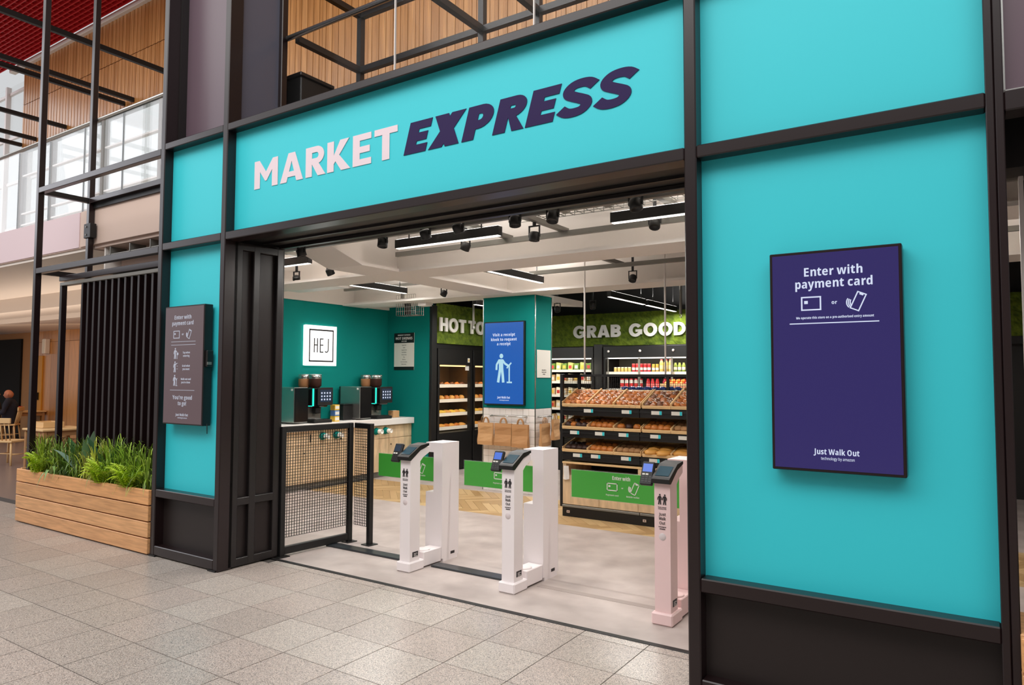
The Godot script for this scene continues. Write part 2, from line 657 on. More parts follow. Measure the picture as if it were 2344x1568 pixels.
func storefront() -> void:
	var w := struct("wall_front")
	for x in [-6.60, -5.60, -1.33]:
		box("post", V(x, 0, -0.14), V(x + 0.07, 6.6, 0), "metal", w, 0.007)
	box("post", V(0.062, 0, -0.14), V(0.0945, 6.6, 0), "metal", w, 0.004)
	box("post", V(0.0965, 0, -0.14), V(0.13, 6.6, 0), "metal", w, 0.004)
	var xs := [[-6.53, -5.60], [-5.53, -1.33], [-1.26, 0.062]]
	for k in 3:
		var a: float = xs[k][0]
		var b: float = xs[k][1]
		box("rail", V(a, 3.90, -0.14), V(b, 3.965, -0.001), "metal", w, 0.006)
		box("rail", V(a, 2.915, -0.14), V(b, 2.985, -0.001), "metal", w, 0.006)
		if k != 1:
			box("rail", V(a, 0.556, -0.14), V(b, 0.63, -0.001), "metal", w, 0.006)
			box("rail", V(a, 0.012, -0.14), V(b, 0.10, -0.001), "metal", w, 0.006)
			panel("kick_panel", a, b, 0.09, 0.56, "panel_dark", w)
			panel("teal_panel", a, b, 0.62, 2.93, "teal", w)
			panel("teal_panel", a, b, 2.97, 3.91, "teal", w)
	var fp := panel("fascia_panel", -5.53, -1.33, 2.97, 3.91, "teal", w)
	var q := -fp.position + V(0, 0, -0.0895)
	word(fp, "MARKET", q + V(-5.252, 3.339, 0), 1.69, 0.246, 0.235, 0.105, "letter_pink")
	word(fp, "EXPRESS", q + V(-3.50, 3.339, 0), 1.80, 0.232, 0.30, 0.075, "letter_navy", 0.0, 0.2)
	box("upper_panel", V(-6.53, 3.95, -0.23), V(-5.60, 6.6, -0.2), "panel_purple", w)
	box("upper_reveal", V(-6.53, 3.95, -0.2), V(-6.51, 6.6, -0.13), "metal_dark", w)
	panel("teal_panel", -1.26, 0.062, 3.95, 6.6, "teal", w)
	# the return of the left pier, facing the opening
	box("return_panel", V(-5.62, 0.05, -0.62), V(-5.575, 2.95, -0.1), "panel_dark", w)
	box("return_panel", V(-5.62, 3.0, -0.62), V(-5.575, 6.6, -0.1), "panel_blue", w)
	for z in [[-0.19, -0.001], [-0.375, -0.305], [-0.635, -0.565]]:
		box("return_post", V(-5.60, 0.012, z[0]), V(-5.53, 2.92, z[1] if z[1] < -0.1 else -0.1), "metal_dark", w, 0.006)
	for y in [0.012, 0.545, 2.85]:
		box("return_rail", V(-5.60, y, -0.60), V(-5.532, y + 0.07, -0.1), "metal_dark", w, 0.005)
	box("return_post", V(-5.60, 2.985, -0.635), V(-5.53, 6.6, -0.565), "metal", w, 0.006)
	box("foot_plate", V(-5.66, 0.0, -0.12), V(-5.55, 0.014, 0.01), "black", w)
	box("foot_plate", V(-6.6, 0.0, -0.12), V(-6.5, 0.014, 0.01), "black", w)
	# back of the pier and the box over the opening
	box("pier_back", V(-6.60, 0, -0.64), V(-5.60, 6.6, -0.60), "black", w)
	box("pier_side", V(-6.60, 0, -0.62), V(-6.56, 6.6, -0.13), "black", w)
	box("soffit", V(-5.60, 2.95, -0.62), V(-1.26, 3.0, -0.13), "black", w)
	box("shutter_guide", V(-5.53, 2.93, -0.40), V(-1.26, 2.955, -0.385), "metal_dark", w)
	box("shutter_box", V(-5.60, 2.945, -0.66), V(-1.26, 3.62, -0.60), "black", w)
	box("head_trim", V(-5.53, 2.918, -0.62), V(-1.26, 2.95, -0.575), "metal_dark", w, 0.004)
	box("fascia_top", V(-5.60, 3.80, -0.62), V(0.10, 3.90, -0.13), "black", w)
	# behind the right-hand bay
	box("bay_back", V(-1.30, 0, -0.24), V(0.10, 6.6, -0.16), "black", w)
	box("bay_side", V(-1.33, 0, -0.62), V(-1.27, 3.8, -0.14), "metal_dark", w)
	box("bay_side", V(0.07, 0, -0.62), V(0.12, 3.8, -0.14), "metal_dark", w)


func store_shell() -> void:
	var ow := struct("wall_opposite")
	box("facade", V(-18, 0, 13.0), V(14, 7.5, 13.4), mk("far_side", c8(176, 160, 154), 0.8), ow)
	box("end_facade", V(13.6, 0, 0.0), V(14, 7.5, 13.0), "far_side", ow)
	var w := struct("wall_left")
	box("plaster", V(-9.25, 0, -5.9), V(-9.05, 3.62, -1.02), "teal_in", w)
	w = struct("wall_front")
	box("lining", V(-9.25, 0, -1.02), V(-6.56, 2.85, -0.9), "black", w)
	box("lining", V(-9.25, 2.85, -1.02), V(-6.56, 3.62, -0.9), "beige", w)
	box("lining_head", V(-9.25, 3.31, -0.9), V(-6.60, 3.36, -0.68), "beige", w)
	box("lining", V(-6.60, 0, -0.70), V(-5.60, 3.62, -0.645), "black", w)
	box("lining", V(-1.33, 0, -0.72), V(0.12, 3.62, -0.60), "white", w)
	w = struct("wall_back")
	box("plaster", V(-9.25, 0, -5.9), V(-8.06, 3.0, -5.78), "teal_in", w)
	box("end_trim", V(-8.06, 0, -5.93), V(-8.0, 2.98, -5.79), "black", w, 0.004)
	w = struct("wall_side")
	box("backing", V(-8.75, 0, -8.6), V(-8.6, 3.62, -5.9), "black", w)
	box("bulkhead", V(-8.6, 2.0, -8.4), V(-8.05, 2.3, -5.93), "black", w)
	box("bulkhead", V(-8.6, 2.3, -8.4), V(-8.08, 3.0, -5.93), "black", w)
	w = struct("wall_rear")
	box("backing", V(-8.75, 0, -8.75), V(3.3, 3.62, -8.6), "black", w)
	box("bulkhead", V(-8.1, 2.2, -8.6), V(3.2, 2.95, -8.42), "black", w)
	w = struct("wall_right")
	box("plaster", V(3.2, 0, -8.75), V(3.35, 3.62, -0.6), "white", w)
	w = struct("ceiling")
	box("slab", V(-9.25, 3.62, -8.75), V(3.35, 3.8, -0.90), "cream", w)
	box("slab", V(-5.60, 3.62, -0.90), V(3.35, 3.8, -0.60), "cream", w)
	# black-painted ceiling zone at the rear
	box("dark_deck", V(-8.6, 3.50, -8.6), V(3.2, 3.6, -5.7), mk("deck_dark", c8(52, 52, 52), 0.8), w)
	# ribs of the deck
	var st := S()
	for k in 26:
		bx(st, V(-9.0 + k * 0.45, 3.575, -5.2), V(-8.85 + k * 0.45, 3.62, -0.75))
	stuff(obj("deck_rib", st, "cream", w))
	# beams: flange and web
	for z in [-2.54, -4.92]:
		beam(w, V(-9.05, 2.92, z), V(3.2, 2.92, z), 0.52)
	for x in [-5.83, -1.2]:
		beam(w, V(x, 2.921, -5.15), V(x, 2.921, -1.7), 0.54)
		st = S()
		prism(st, PackedVector2Array([Vector2(-1.7, 2.921), Vector2(-0.74, 3.22), Vector2(-0.74, 3.6), Vector2(-1.7, 3.6)]), -0.27, 0.27, Transform3D(Basis(Vector3.UP, -PI / 2), V(x, 0, 0)))
		obj("haunch", st, "cream", w)
	box("edge_trim", V(-9.05, 2.93, -5.78), V(-9.02, 3.6, -0.7), "cream", w)
	box("edge_trim", V(-9.05, 2.98, -5.80), V(-8.0, 3.6, -5.75), "cream", w)
	# sloping soffit piece beyond the column
	st = S()
	prism(st, PackedVector2Array([Vector2(0, 0), Vector2(1.5, -0.12), Vector2(1.5, -0.02), Vector2(0, 0.3)]), -0.5, 0.5, Transform3D(Basis(), V(-7.2, 3.05, -6.6)))
	obj("raking_soffit", st, "cream", w)


func beam(w: Node, a: Vector3, b: Vector3, fl: float) -> void:
	var st := S()
	var along_x := absf(b.x - a.x) > absf(b.z - a.z)
	var h := fl / 2
	if along_x:
		bx(st, V(a.x, a.y, a.z - h), V(b.x, a.y + 0.035, a.z + h))
		bx(st, V(a.x, a.y + 0.035, a.z - 0.02), V(b.x, 3.6, a.z + 0.02))
	else:
		bx(st, V(a.x - h, a.y, a.z), V(a.x + h, a.y + 0.035, b.z))
		bx(st, V(a.x - 0.02, a.y + 0.035, a.z), V(a.x + 0.02, 3.6, b.z))
	obj("beam", st, "cream", w)


# ------------------------------------------------------------------ upper level
func mezzanine() -> void:
	var w := struct("floor")
	box("slab", V(-9.3, 3.8, -8.8), V(6, 3.86, -0.62), "black", w)
	box("slab", V(-40, 3.34, -3.4), V(-9.3, 3.8, -0.66), "beige", w)
	box("edge_panel", V(-9.56, 3.35, -0.68), V(-6.62, 3.81, -0.645), "beige", w, 0.004)
	box("edge_panel", V(-40, 3.35, -0.68), V(-9.60, 3.81, -0.65), "pinkish", w, 0.004)
	var c := struct("wall_upper")
	# timber cladding right of the pier: boards between recessed joints
	box("backing", V(-9.4, 3.8, -3.2), V(2, 9.2, -3.06), "black", c)
	for k in 16:
		var x0 := -13.34 + k * 0.925
		if x0 > -1.0 or x0 < -9.4:
			continue
		for j in 14:
			box("plank", V(x0 + j * 0.0655 + 0.003, 3.86, -3.06), V(x0 + j * 0.0655 + 0.0635, 8.6, -3.024 - 0.006 * (j % 2)), "cladding%d" % rng.randi_range(0, 2), c)
	var d := struct("wall_upper_left")
	box("backing", V(-17.6, 6.7, -3.2), V(-9.3, 8.7, -3.08), "black", d)
	for k in 9:
		for r in 2:
			var x0 := -17.6 + k * 0.9
			for j in 14:
				var ytop: float = 7.72 if r == 0 else 8.6
				box("plank", V(x0 + j * 0.0638 + 0.002, 6.72 if r == 0 else 7.735, -3.08), V(x0 + j * 0.0638 + (0.062 if j < 13 else 0.056), ytop, -3.045 - 0.006 * (j % 2)), "cladding%d" % rng.randi_range(0, 2), d)
	box("cornice", V(-18.2, 8.58, -3.1), V(-5, 8.68, -2.97), "paper", d, 0.01)
	# glazed wall below the boards
	mk("mullion_brown", c8(104, 84, 74), 0.5)
	var g := struct("window_1")
	for x in [-17.6, -16.2, -14.05, -12.05, -10.6, -9.5]:
		box("mullion", V(x, 3.8, -3.14), V(x + 0.09, 6.72, -3.02), "mullion_brown", g, 0.005)
	for y in [4.4, 5.0, 5.25, 6.1]:
		box("transom", V(-17.6, y, -3.13), V(-9.4, y + 0.03, -3.05), "white", g)
	for k in 5:
		box("pane", V(-17.5 + k * 1.65, 3.82, -3.10), V(-15.9 + k * 1.65, 6.70, -3.09), "glass", g)
	# glazed gable far left, with white bars
	var h := struct("window_2")
	for k in 9:
		box("glazing_bar", V(-28 + k * 1.25, 3.8, -3.4), V(-27.92 + k * 1.25, 8.6, -3.3), "white", h)
	for k in 5:
		box("glazing_bar", V(-28, 4.0 + k * 1.1, -3.42), V(-17.6, 4.06 + k * 1.1, -3.36), "white", h)
	box("pane", V(-28, 3.8, -3.38), V(-17.62, 8.6, -3.37), "glass", h)
	# red slatted ceiling over the upper level
	var r := struct("ceiling_upper")
	box("deck", V(-19.5, 9.0, -3.2), V(-5, 9.1, 0.9), mk("red_deck", c8(120, 14, 18), 0.7), r)
	mk("red_slat", c8(206, 26, 34), 0.5)
	for k in 41:
		box("slat", V(-19.4, 8.62, -2.9 + k * 0.09), V(-5.1, 8.70, -2.885 + k * 0.09), "red_slat", r)
	for k in 68:
		box("cross_slat", V(-19.2 + k * 0.21, 8.65, -2.9), V(-19.185 + k * 0.21, 8.70, 0.75), "red_slat", r)
	# long dark bars under that ceiling
	var n := 0
	for x in [-11.28, -12.95, -13.28, -15.55, -16.9, -17.6]:
		var t := tag(box("tie_bar", V(x - 0.035, 6.79, -3.04), V(x + 0.035, 6.87, 1.6), "black", self, 0.004), "black steel bar crossing under the red slatted ceiling, %s counted from the shop sign" % ORD[n], "bar", "bars under the red ceiling")
		n += 1
	# balustrade along the upper floor
	var b := thing("balustrade", "frameless glass balustrade with a round steel handrail above the turquoise shop sign", "balustrade", V(-5.5, 3.86, -0.62))
	var st := S()
	tube(st, [V(-0.02, 1.13, 0), V(5.6, 1.13, 0)], 0.026, 10)
	obj("handrail", st, "steel", b)
	for k in 4:
		box("glass_panel", V(-0.0 + k * 1.405, 0.0, -0.008), V(1.395 + k * 1.405, 1.08, 0.008), "glass_clear", b)
		box("glass_edge", V(1.396 + k * 1.405, 0.0, -0.009), V(1.404 + k * 1.405, 1.1, 0.009), "white", b)
	box("channel", V(0, -0.06, -0.03), V(5.6, 0.02, 0.03), "black", b)
	var b2 := thing("balustrade", "glass balustrade with pale handrail above the pink and beige floor edge at left", "balustrade", V(-9.2, 3.79, -0.66))
	st = S()
	tube(st, [V(2.6, 1.16, 0), V(-20, 1.16, 0)], 0.024, 10)
	obj("handrail", st, "steel", b2)
	for k in 12:
		box("glass_panel", V(2.5 - (k + 1) * 0.95 + 0.006, 0.02, -0.008), V(2.5 - k * 0.95 - 0.006, 1.12, 0.008), "glass", b2)
		box("glass_edge", V(2.5 - k * 0.95 - 0.005, 0.02, -0.009), V(2.5 - k * 0.95 + 0.005, 1.12, 0.009), "track", b2)
	# steel cage on the upper floor
	var cg := thing("steel_cage", "dark box-section steel cage standing on the upper floor behind the sign balustrade", "frame", V(-5.45, 3.86, -1.52))
	for x in [0.0, 1.62, 2.24, 3.8]:
		box("upright", V(x - 0.03, 0, -0.03), V(x + 0.03, 1.8, 0.03), "metal_dark", cg)
		for y in [1.13, 1.73]:
			box("cross_bar", V(x - 0.03, y - 0.03, 0.03), V(x + 0.03, y + 0.03, 0.84), "metal_dark", cg)
	for y in [1.13, 1.73]:
		box("long_bar", V(0.03, y - 0.03, -0.03), V(3.9, y + 0.03, 0.03), "metal_dark", cg)
	var pb := thing("planter_trough", "low black trough on the upper floor beside the dark pier", "planter", V(-5.65, 3.86, -1.0))
	box("tub", V(-0.5, 0, -0.2), V(0.12, 0.85, 0.2), "black", pb, 0.01)
	box("rim", V(-0.52, 0.83, -0.22), V(0.14, 0.87, 0.22), "metal_dark", pb, 0.006)


# ------------------------------------------------------------------ left: frame, cafe
func concourse_left() -> void:
	var fr := thing("box_scaffold", "open dark steel box frame standing in front of the slatted screen at the left", "frame", V(-9.22, 0, -0.03))
	for z in [-0.035, -0.605]:
		box("upright", V(-0.035, 0, z), V(0.03, 6.6, z + 0.065), "metal", fr, 0.004)
	for y in [3.86, 2.90]:
		box("front_rail", V(0.03, y, -0.035), V(2.62, y + 0.065, 0.03), "metal", fr, 0.004)
		box("side_rail", V(-0.03, y, -0.54), V(0.025, y + 0.06, -0.035), "metal_dark", fr)
		if y > 3:
			box("back_rail", V(0.03, y, -0.605), V(2.62, y + 0.065, -0.54), "metal", fr, 0.004)
	var br := box("bracket", V(-0.06, 3.42, -0.60), V(0.10, 3.60, -0.525), "black", fr, 0.004)
	for y in [-0.05, 0.05]:
		box("bolt", V(-0.03, y - 0.01, 0.037), V(-0.01, y + 0.01, 0.045), "grey", br)
	# cafe ceiling: stepped plaster soffits
	var c := struct("ceiling_cafe")
	mk("cafe_plaster", c8(228, 218, 208), 0.7)
	box("soffit", V(-40, 3.02, -3.4), V(-9.3, 3.34, -2.6), "cafe_plaster", c)
	box("soffit", V(-40, 3.30, -2.6), V(-9.3, 3.345, -0.68), "cafe_plaster", c)
	box("soffit", V(-40, 2.92, -9), V(-9.3, 3.4, -3.4), "cafe_plaster", c)
	var st := S()
	for k in 5:
		bx(st, V(-8.9 + k * 0.45, 3.2, -0.89), V(-8.885 + k * 0.45, 3.30, -0.69))
	for k in 10:
		bx(st, V(-9.0, 3.2, -0.88 + k * 0.02), V(-7.0, 3.21, -0.875 + k * 0.02))
	obj("cable_basket", st, "grey", c)
	# cafe back wall
	var w := struct("wall_cafe")
	box("backing", V(-33, 0, -5.35), V(-9.3, 3.0, -5.2), "kraft_dark", w)
	for k in 24:
		var x0 := -21.8 + k * 0.5
		box("board", V(x0 + 0.004, 0.1, -5.2), V(x0 + 0.496, 2.62, -5.165), "cladding%d" % (k % 3), w)
		box("board", V(x0 + 0.004, 2.63, -5.2), V(x0 + 0.496, 2.95, -5.165), "cladding%d" % ((k + 1) % 3), w)
	box("painted_opening", V(-30, 0, -5.2), V(-22.6, 2.75, -5.15), mk("void", c8(6, 6, 6), 0.9), w)  # flat black panel, painted as the unlit room beyond the wall
	var dr := struct("door_1")
	box("leaf", V(-21.75, 0, -5.165), V(-21.2, 2.25, -5.12), mk("door_yellow", c8(206, 146, 46), 0.5), dr, 0.006)
	box("handle", V(-21.4, 1.05, -5.12), V(-21.33, 1.25, -5.08), "black", dr)
	var sp := thing("wall_speaker", "small white box speaker mounted high on the timber cafe wall", "speaker", V(-20.95, 2.5, -5.1))
	box("case", V(-0.09, -0.2, -0.06), V(0.09, 0.2, 0.07), "white", sp, 0.015)
	box("grille", V(-0.07, -0.17, 0.07), V(0.07, 0.17, 0.075), "paper", sp)
	# furniture
	cafe_chair("wooden spindle-back chair behind the person in the navy jacket", V(-15.55, 0, -2.25), PI + 0.5)
	cafe_chair("wooden spindle-back chair glimpsed behind the left end of the planter", V(-12.6, 0, -1.9), -0.6)
	cafe_chair("wooden chair half hidden beside the far cafe table", V(-13.9, 0, -2.9), 0.9)
	cafe_table("wooden cafe table between the two seated people", V(-21.3, 0, -4.75))
	cafe_table("wooden cafe table by the steel frame holding a pale tray", V(-13.9, 0, -2.35))
	var tr := thing("tray", "pale wooden serving tray on the cafe table by the frame", "tray", V(-14.15, 0.77, -2.3))
	var s2 := S()
	bx(s2, V(-0.25, 0, -0.18), V(0.25, 0.015, 0.18))
	for k in [-1, 1]:
		bx(s2, V(-0.25, 0, 0.165 * k - 0.008), V(0.25, 0.1, 0.165 * k + 0.008))
		bx(s2, V(0.245 * k - 0.008, 0, -0.17), V(0.245 * k + 0.008, 0.1, 0.17))
	obj("body", s2, "tray_wood", tr)
	var jr := thing("cup", "red cup on the table beside the seated person", "cup", V(-21.1, 0.767, -4.6))
	s2 = S()
	lathe(s2, [Vector2(0, 0), Vector2(0.04, 0), Vector2(0.055, 0.13), Vector2(0.05, 0.13), Vector2(0.036, 0.01)], 12)
	obj("body", s2, "red", jr)
	person("seated person in a navy jacket and pale shirt at a cafe table", V(-20.75, 0, -4.2), 2.5, "navy", "skin")
	person("seated person at the far left edge, beside the one in navy", V(-21.9, 0, -4.3), -0.7, "ink", "kraft_dark")
	cafe_chair("wooden spindle-back chair under the person in navy", V(-20.75, 0, -4.2), 2.5 + PI)
	area_light("cafe", V(-18, 2.85, -3.9), V(-18.5, 0.8, -5.2), Vector2(7, 0.8), 5.0, Color(1, 0.86, 0.7))
	area_light("cafe_ceiling_fill", V(-16, 2.2, -2.4), V(-16, 3.2, -2.4), Vector2(9, 0.3), 5.0, Color(1, 0.92, 0.84))  # added upward fill for the cafe ceiling; no fitting stands here


func cafe_table(label: String, at: Vector3) -> void:
	var t := thing("cafe_table", label, "table", at)
	box("table_top", V(-0.4, 0.73, -0.4), V(0.4, 0.765, 0.4), "tray_wood", t, 0.008)
	box("apron", V(-0.35, 0.64, -0.35), V(0.35, 0.73, 0.35), "kraft_dark", t)
	for x in [-0.34, 0.34]:
		for z in [-0.34, 0.34]:
			box("leg", V(x - 0.03, 0, z - 0.03), V(x + 0.03, 0.73, z + 0.03), "kraft_dark", t, 0.006)


func cafe_chair(label: String, at: Vector3, yaw: float) -> void:
	var t := thing("cafe_chair", label, "chair", at)
	t.rotation.y = yaw
	box("seat", V(-0.21, 0.43, -0.21), V(0.21, 0.47, 0.21), "tray_wood", t, 0.012)
	for x in [-1, 1]:
		for z in [-1, 1]:
			var st := S()
			tube(st, [V(x * 0.22, 0, z * 0.22), V(x * 0.17, 0.44, z * 0.17)], 0.018, 8)
			obj("leg", st, "tray_wood", t)
	for k in 5:
		var st := S()
		tube(st, [V(-0.16 + k * 0.08, 0.46, -0.18), V(-0.18 + k * 0.09, 0.82, -0.26)], 0.011, 6)
		obj("spindle", st, "tray_wood", t)
	box("top_rail", V(-0.23, 0.80, -0.285), V(0.23, 0.90, -0.25), "tray_wood", t, 0.012)
	var s2 := S()
	tube(s2, [V(-0.2, 0.2, 0.19), V(-0.2, 0.2, -0.19)], 0.01, 6)
	tube(s2, [V(0.2, 0.2, 0.19), V(0.2, 0.2, -0.19)], 0.01, 6)
	tube(s2, [V(-0.2, 0.2, 0), V(0.2, 0.2, 0)], 0.01, 6)
	obj("stretcher", s2, "tray_wood", t)


# smooth-minimum field of tapered bones, meshed as surface nets
func blob(bones: Array, lo: Vector3, hi: Vector3, cell: float, k := 0.05) -> SurfaceTool:
	var nx := int((hi.x - lo.x) / cell) + 2
	var ny := int((hi.y - lo.y) / cell) + 2
	var nz := int((hi.z - lo.z) / cell) + 2
	var F := PackedFloat32Array()
	F.resize(nx * ny * nz)
	for z in nz:
		for y in ny:
			for x in nx:
				var p := lo + Vector3(x, y, z) * cell
				var s := 0.0
				var d := 0.0
				for b in bones:
					var a: Vector3 = b[0]
					var ab: Vector3 = b[1] - b[0]
					var t := clampf((p - a).dot(ab) / maxf(ab.length_squared(), 0.000001), 0, 1)
					d = (p - a - ab * t).length() - lerpf(b[2], b[3], t)
					s += exp(-d / (k * 0.35))
				F[(z * ny + y) * nx + x] = -log(maxf(s, 1e-30)) * k * 0.35
	var idx := {}
	var st := SurfaceTool.new()
	st.begin(Mesh.PRIMITIVE_TRIANGLES)
	st.set_smooth_group(0)
	var verts := PackedVector3Array()
	for z in nz - 1:
		for y in ny - 1:
			for x in nx - 1:
				var sum := Vector3.ZERO
				var n := 0
				var c := []
				for q in 8:
					c.append(F[((z + (q >> 2)) * ny + y + ((q >> 1) & 1)) * nx + x + (q & 1)])
				for q in 8:
					for ax in [1, 2, 4]:
						if q & ax:
							continue
						var f0: float = c[q]
						var f1: float = c[q | ax]
						if (f0 < 0) != (f1 < 0):
							var t := f0 / (f0 - f1)
							var p0 := Vector3(q & 1, (q >> 1) & 1, q >> 2)
							var p1 := Vector3((q | ax) & 1, ((q | ax) >> 1) & 1, (q | ax) >> 2)
							sum += p0.lerp(p1, t)
							n += 1
				if n:
					idx[(z * ny + y) * nx + x] = verts.size()
					verts.append(lo + (Vector3(x, y, z) + sum / n) * cell)
	for v in verts:
		st.add_vertex(v)
	var step := [1, nx, nx * ny]
	for z in range(1, nz - 1):
		for y in range(1, ny - 1):
			for x in range(1, nx - 1):
				var i := (z * ny + y) * nx + x
				for ax in 3:
					var f0 := F[i]
					var f1 := F[i + step[ax]]
					if (f0 < 0) == (f1 < 0):
						continue
					var u: int = step[(ax + 1) % 3]
					var v: int = step[(ax + 2) % 3]
					var q := [idx.get(i, -1), idx.get(i - u, -1), idx.get(i - u - v, -1), idx.get(i - v, -1)]
					if q.min() < 0:
						continue
					if f0 > 0:
						q.reverse()
					for e in [0, 2, 1, 0, 3, 2]:
						st.add_index(q[e])
	return st


func person(label: String, at: Vector3, yaw: float, coat: String, head: String) -> void:
	var t := thing("person", label, "person", at)
	t.rotation.y = yaw
	# sitting, facing -z
	var bones := [[V(0, 0.5, 0), V(0, 0.92, 0.03), 0.15, 0.17], [V(0, 0.92, 0.03), V(0, 1.08, 0.0), 0.16, 0.08], [V(-0.17, 1.03, 0.02), V(0.17, 1.03, 0.02), 0.08, 0.08], [V(-0.09, 0.52, 0), V(-0.12, 0.5, -0.42), 0.09, 0.07], [V(0.09, 0.52, 0), V(0.12, 0.5, -0.42), 0.09, 0.07], [V(-0.12, 0.5, -0.42), V(-0.12, 0.08, -0.40), 0.065, 0.05], [V(0.12, 0.5, -0.42), V(0.12, 0.08, -0.40), 0.065, 0.05], [V(-0.12, 0.05, -0.38), V(-0.12, 0.04, -0.55), 0.045, 0.035], [V(0.12, 0.05, -0.38), V(0.12, 0.04, -0.55), 0.045, 0.035], [V(-0.22, 1.0, 0.02), V(-0.27, 0.76, -0.05), 0.06, 0.05], [V(-0.27, 0.76, -0.05), V(-0.16, 0.8, -0.32), 0.05, 0.038], [V(0.22, 1.0, 0.02), V(0.27, 0.76, -0.05), 0.06, 0.05], [V(0.27, 0.76, -0.05), V(0.16, 0.8, -0.32), 0.05, 0.038]]
	var body := obj("body", blob(bones, V(-0.4, -0.01, -0.62), V(0.4, 1.2, 0.26), 0.035), coat, t)
	var hb := [[V(0, 1.22, 0.0), V(0, 1.25, -0.02), 0.095, 0.09], [V(0, 1.1, 0.0), V(0, 1.18, -0.01), 0.05, 0.055], [V(0, 1.17, -0.06), V(0, 1.2, -0.07), 0.045, 0.05], [V(0, 1.215, -0.1), V(0, 1.2, -0.118), 0.012, 0.016], [V(-0.09, 1.21, 0.0), V(-0.092, 1.23, 0.0), 0.018, 0.02], [V(0.09, 1.21, 0.0), V(0.092, 1.23, 0.0), 0.018, 0.02]]
	obj("head", blob(hb, V(-0.15, 1.04, -0.16), V(0.15, 1.4, 0.14), 0.014, 0.02), head, t)
	for s in [-1, 1]:
		var hd := [[V(0.16 * s, 0.8, -0.33), V(0.145 * s, 0.8, -0.40), 0.028, 0.032]]
		for f in 4:
			hd.append([V(0.145 * s + (f - 1.5) * 0.017, 0.805, -0.42), V(0.14 * s + (f - 1.5) * 0.019, 0.79, -0.485 - (0.008 if f == 1 or f == 2 else 0.0)), 0.009, 0.008])
		hd.append([V(0.125 * s, 0.8, -0.36), V(0.1 * s, 0.79, -0.41), 0.011, 0.009])
		obj("hand", blob(hd, V(0.145 * s - 0.1, 0.74, -0.52), V(0.145 * s + 0.1, 0.86, -0.27), 0.008, 0.01), head, t)
	if coat == "navy":
		var col := S()
		lathe(col, [Vector2(0.075, 1.06), Vector2(0.066, 1.115), Vector2(0.06, 1.115), Vector2(0.068, 1.06)], 14, Transform3D(Basis(), V(0, 0, 0.0)))
		obj("shirt_collar", col, "white", t)


# ------------------------------------------------------------------ screens
func card_icon(parent: Node, c: Vector3, w: float, h: float, m, yaw := 0.0) -> void:
	var st := S()
	var t := w * 0.07
	for s in [-1, 1]:
		bx(st, V(-w / 2, s * (h / 2 - t / 2) - t / 2, 0), V(w / 2, s * (h / 2 - t / 2) + t / 2, 0.002))
		bx(st, V(s * (w / 2 - t / 2) - t / 2, -h / 2, 0), V(s * (w / 2 - t / 2) + t / 2, h / 2, 0.002))
	bx(st, V(-w * 0.34, -h * 0.02, 0), V(-w * 0.16, h * 0.2, 0.002))
	var o := obj("card_icon", st, m, parent)
	o.position = c
	o.rotation.y = yaw


func phone_icon(parent: Node, c: Vector3, h: float, m) -> void:
	var st := S()
	var T := Transform3D(Basis(Vector3.BACK, -0.42), V(h * 0.18, 0, 0))
	var w := h * 0.5
	var t := h * 0.06
	for s in [-1, 1]:
		bx(st, V(-w / 2, s * (h / 2 - t / 2) - t / 2, 0), V(w / 2, s * (h / 2 - t / 2) + t / 2, 0.002), 0, T)
		bx(st, V(s * (w / 2 - t / 2) - t / 2, -h / 2, 0), V(s * (w / 2 - t / 2) + t / 2, h / 2, 0.002), 0, T)
	bx(st, V(-w * 0.2, h * 0.36, 0), V(w * 0.2, h * 0.45, 0.002), 0, T)
	for k in 3:
		var pts := []
		for i in 7:
			var a := PI - 0.75 + 1.5 * i / 6.0 + 0.1
			pts.append(Vector2(-h * 0.05 + cos(a) * h * (0.16 + k * 0.09), -h * 0.04 + sin(a) * h * (0.24 + k * 0.06)))
		prism(st, stroke(pts, t * 0.9), 0, 0.002)
	var o := obj("phone_icon", st, m, parent)
	o.position = c


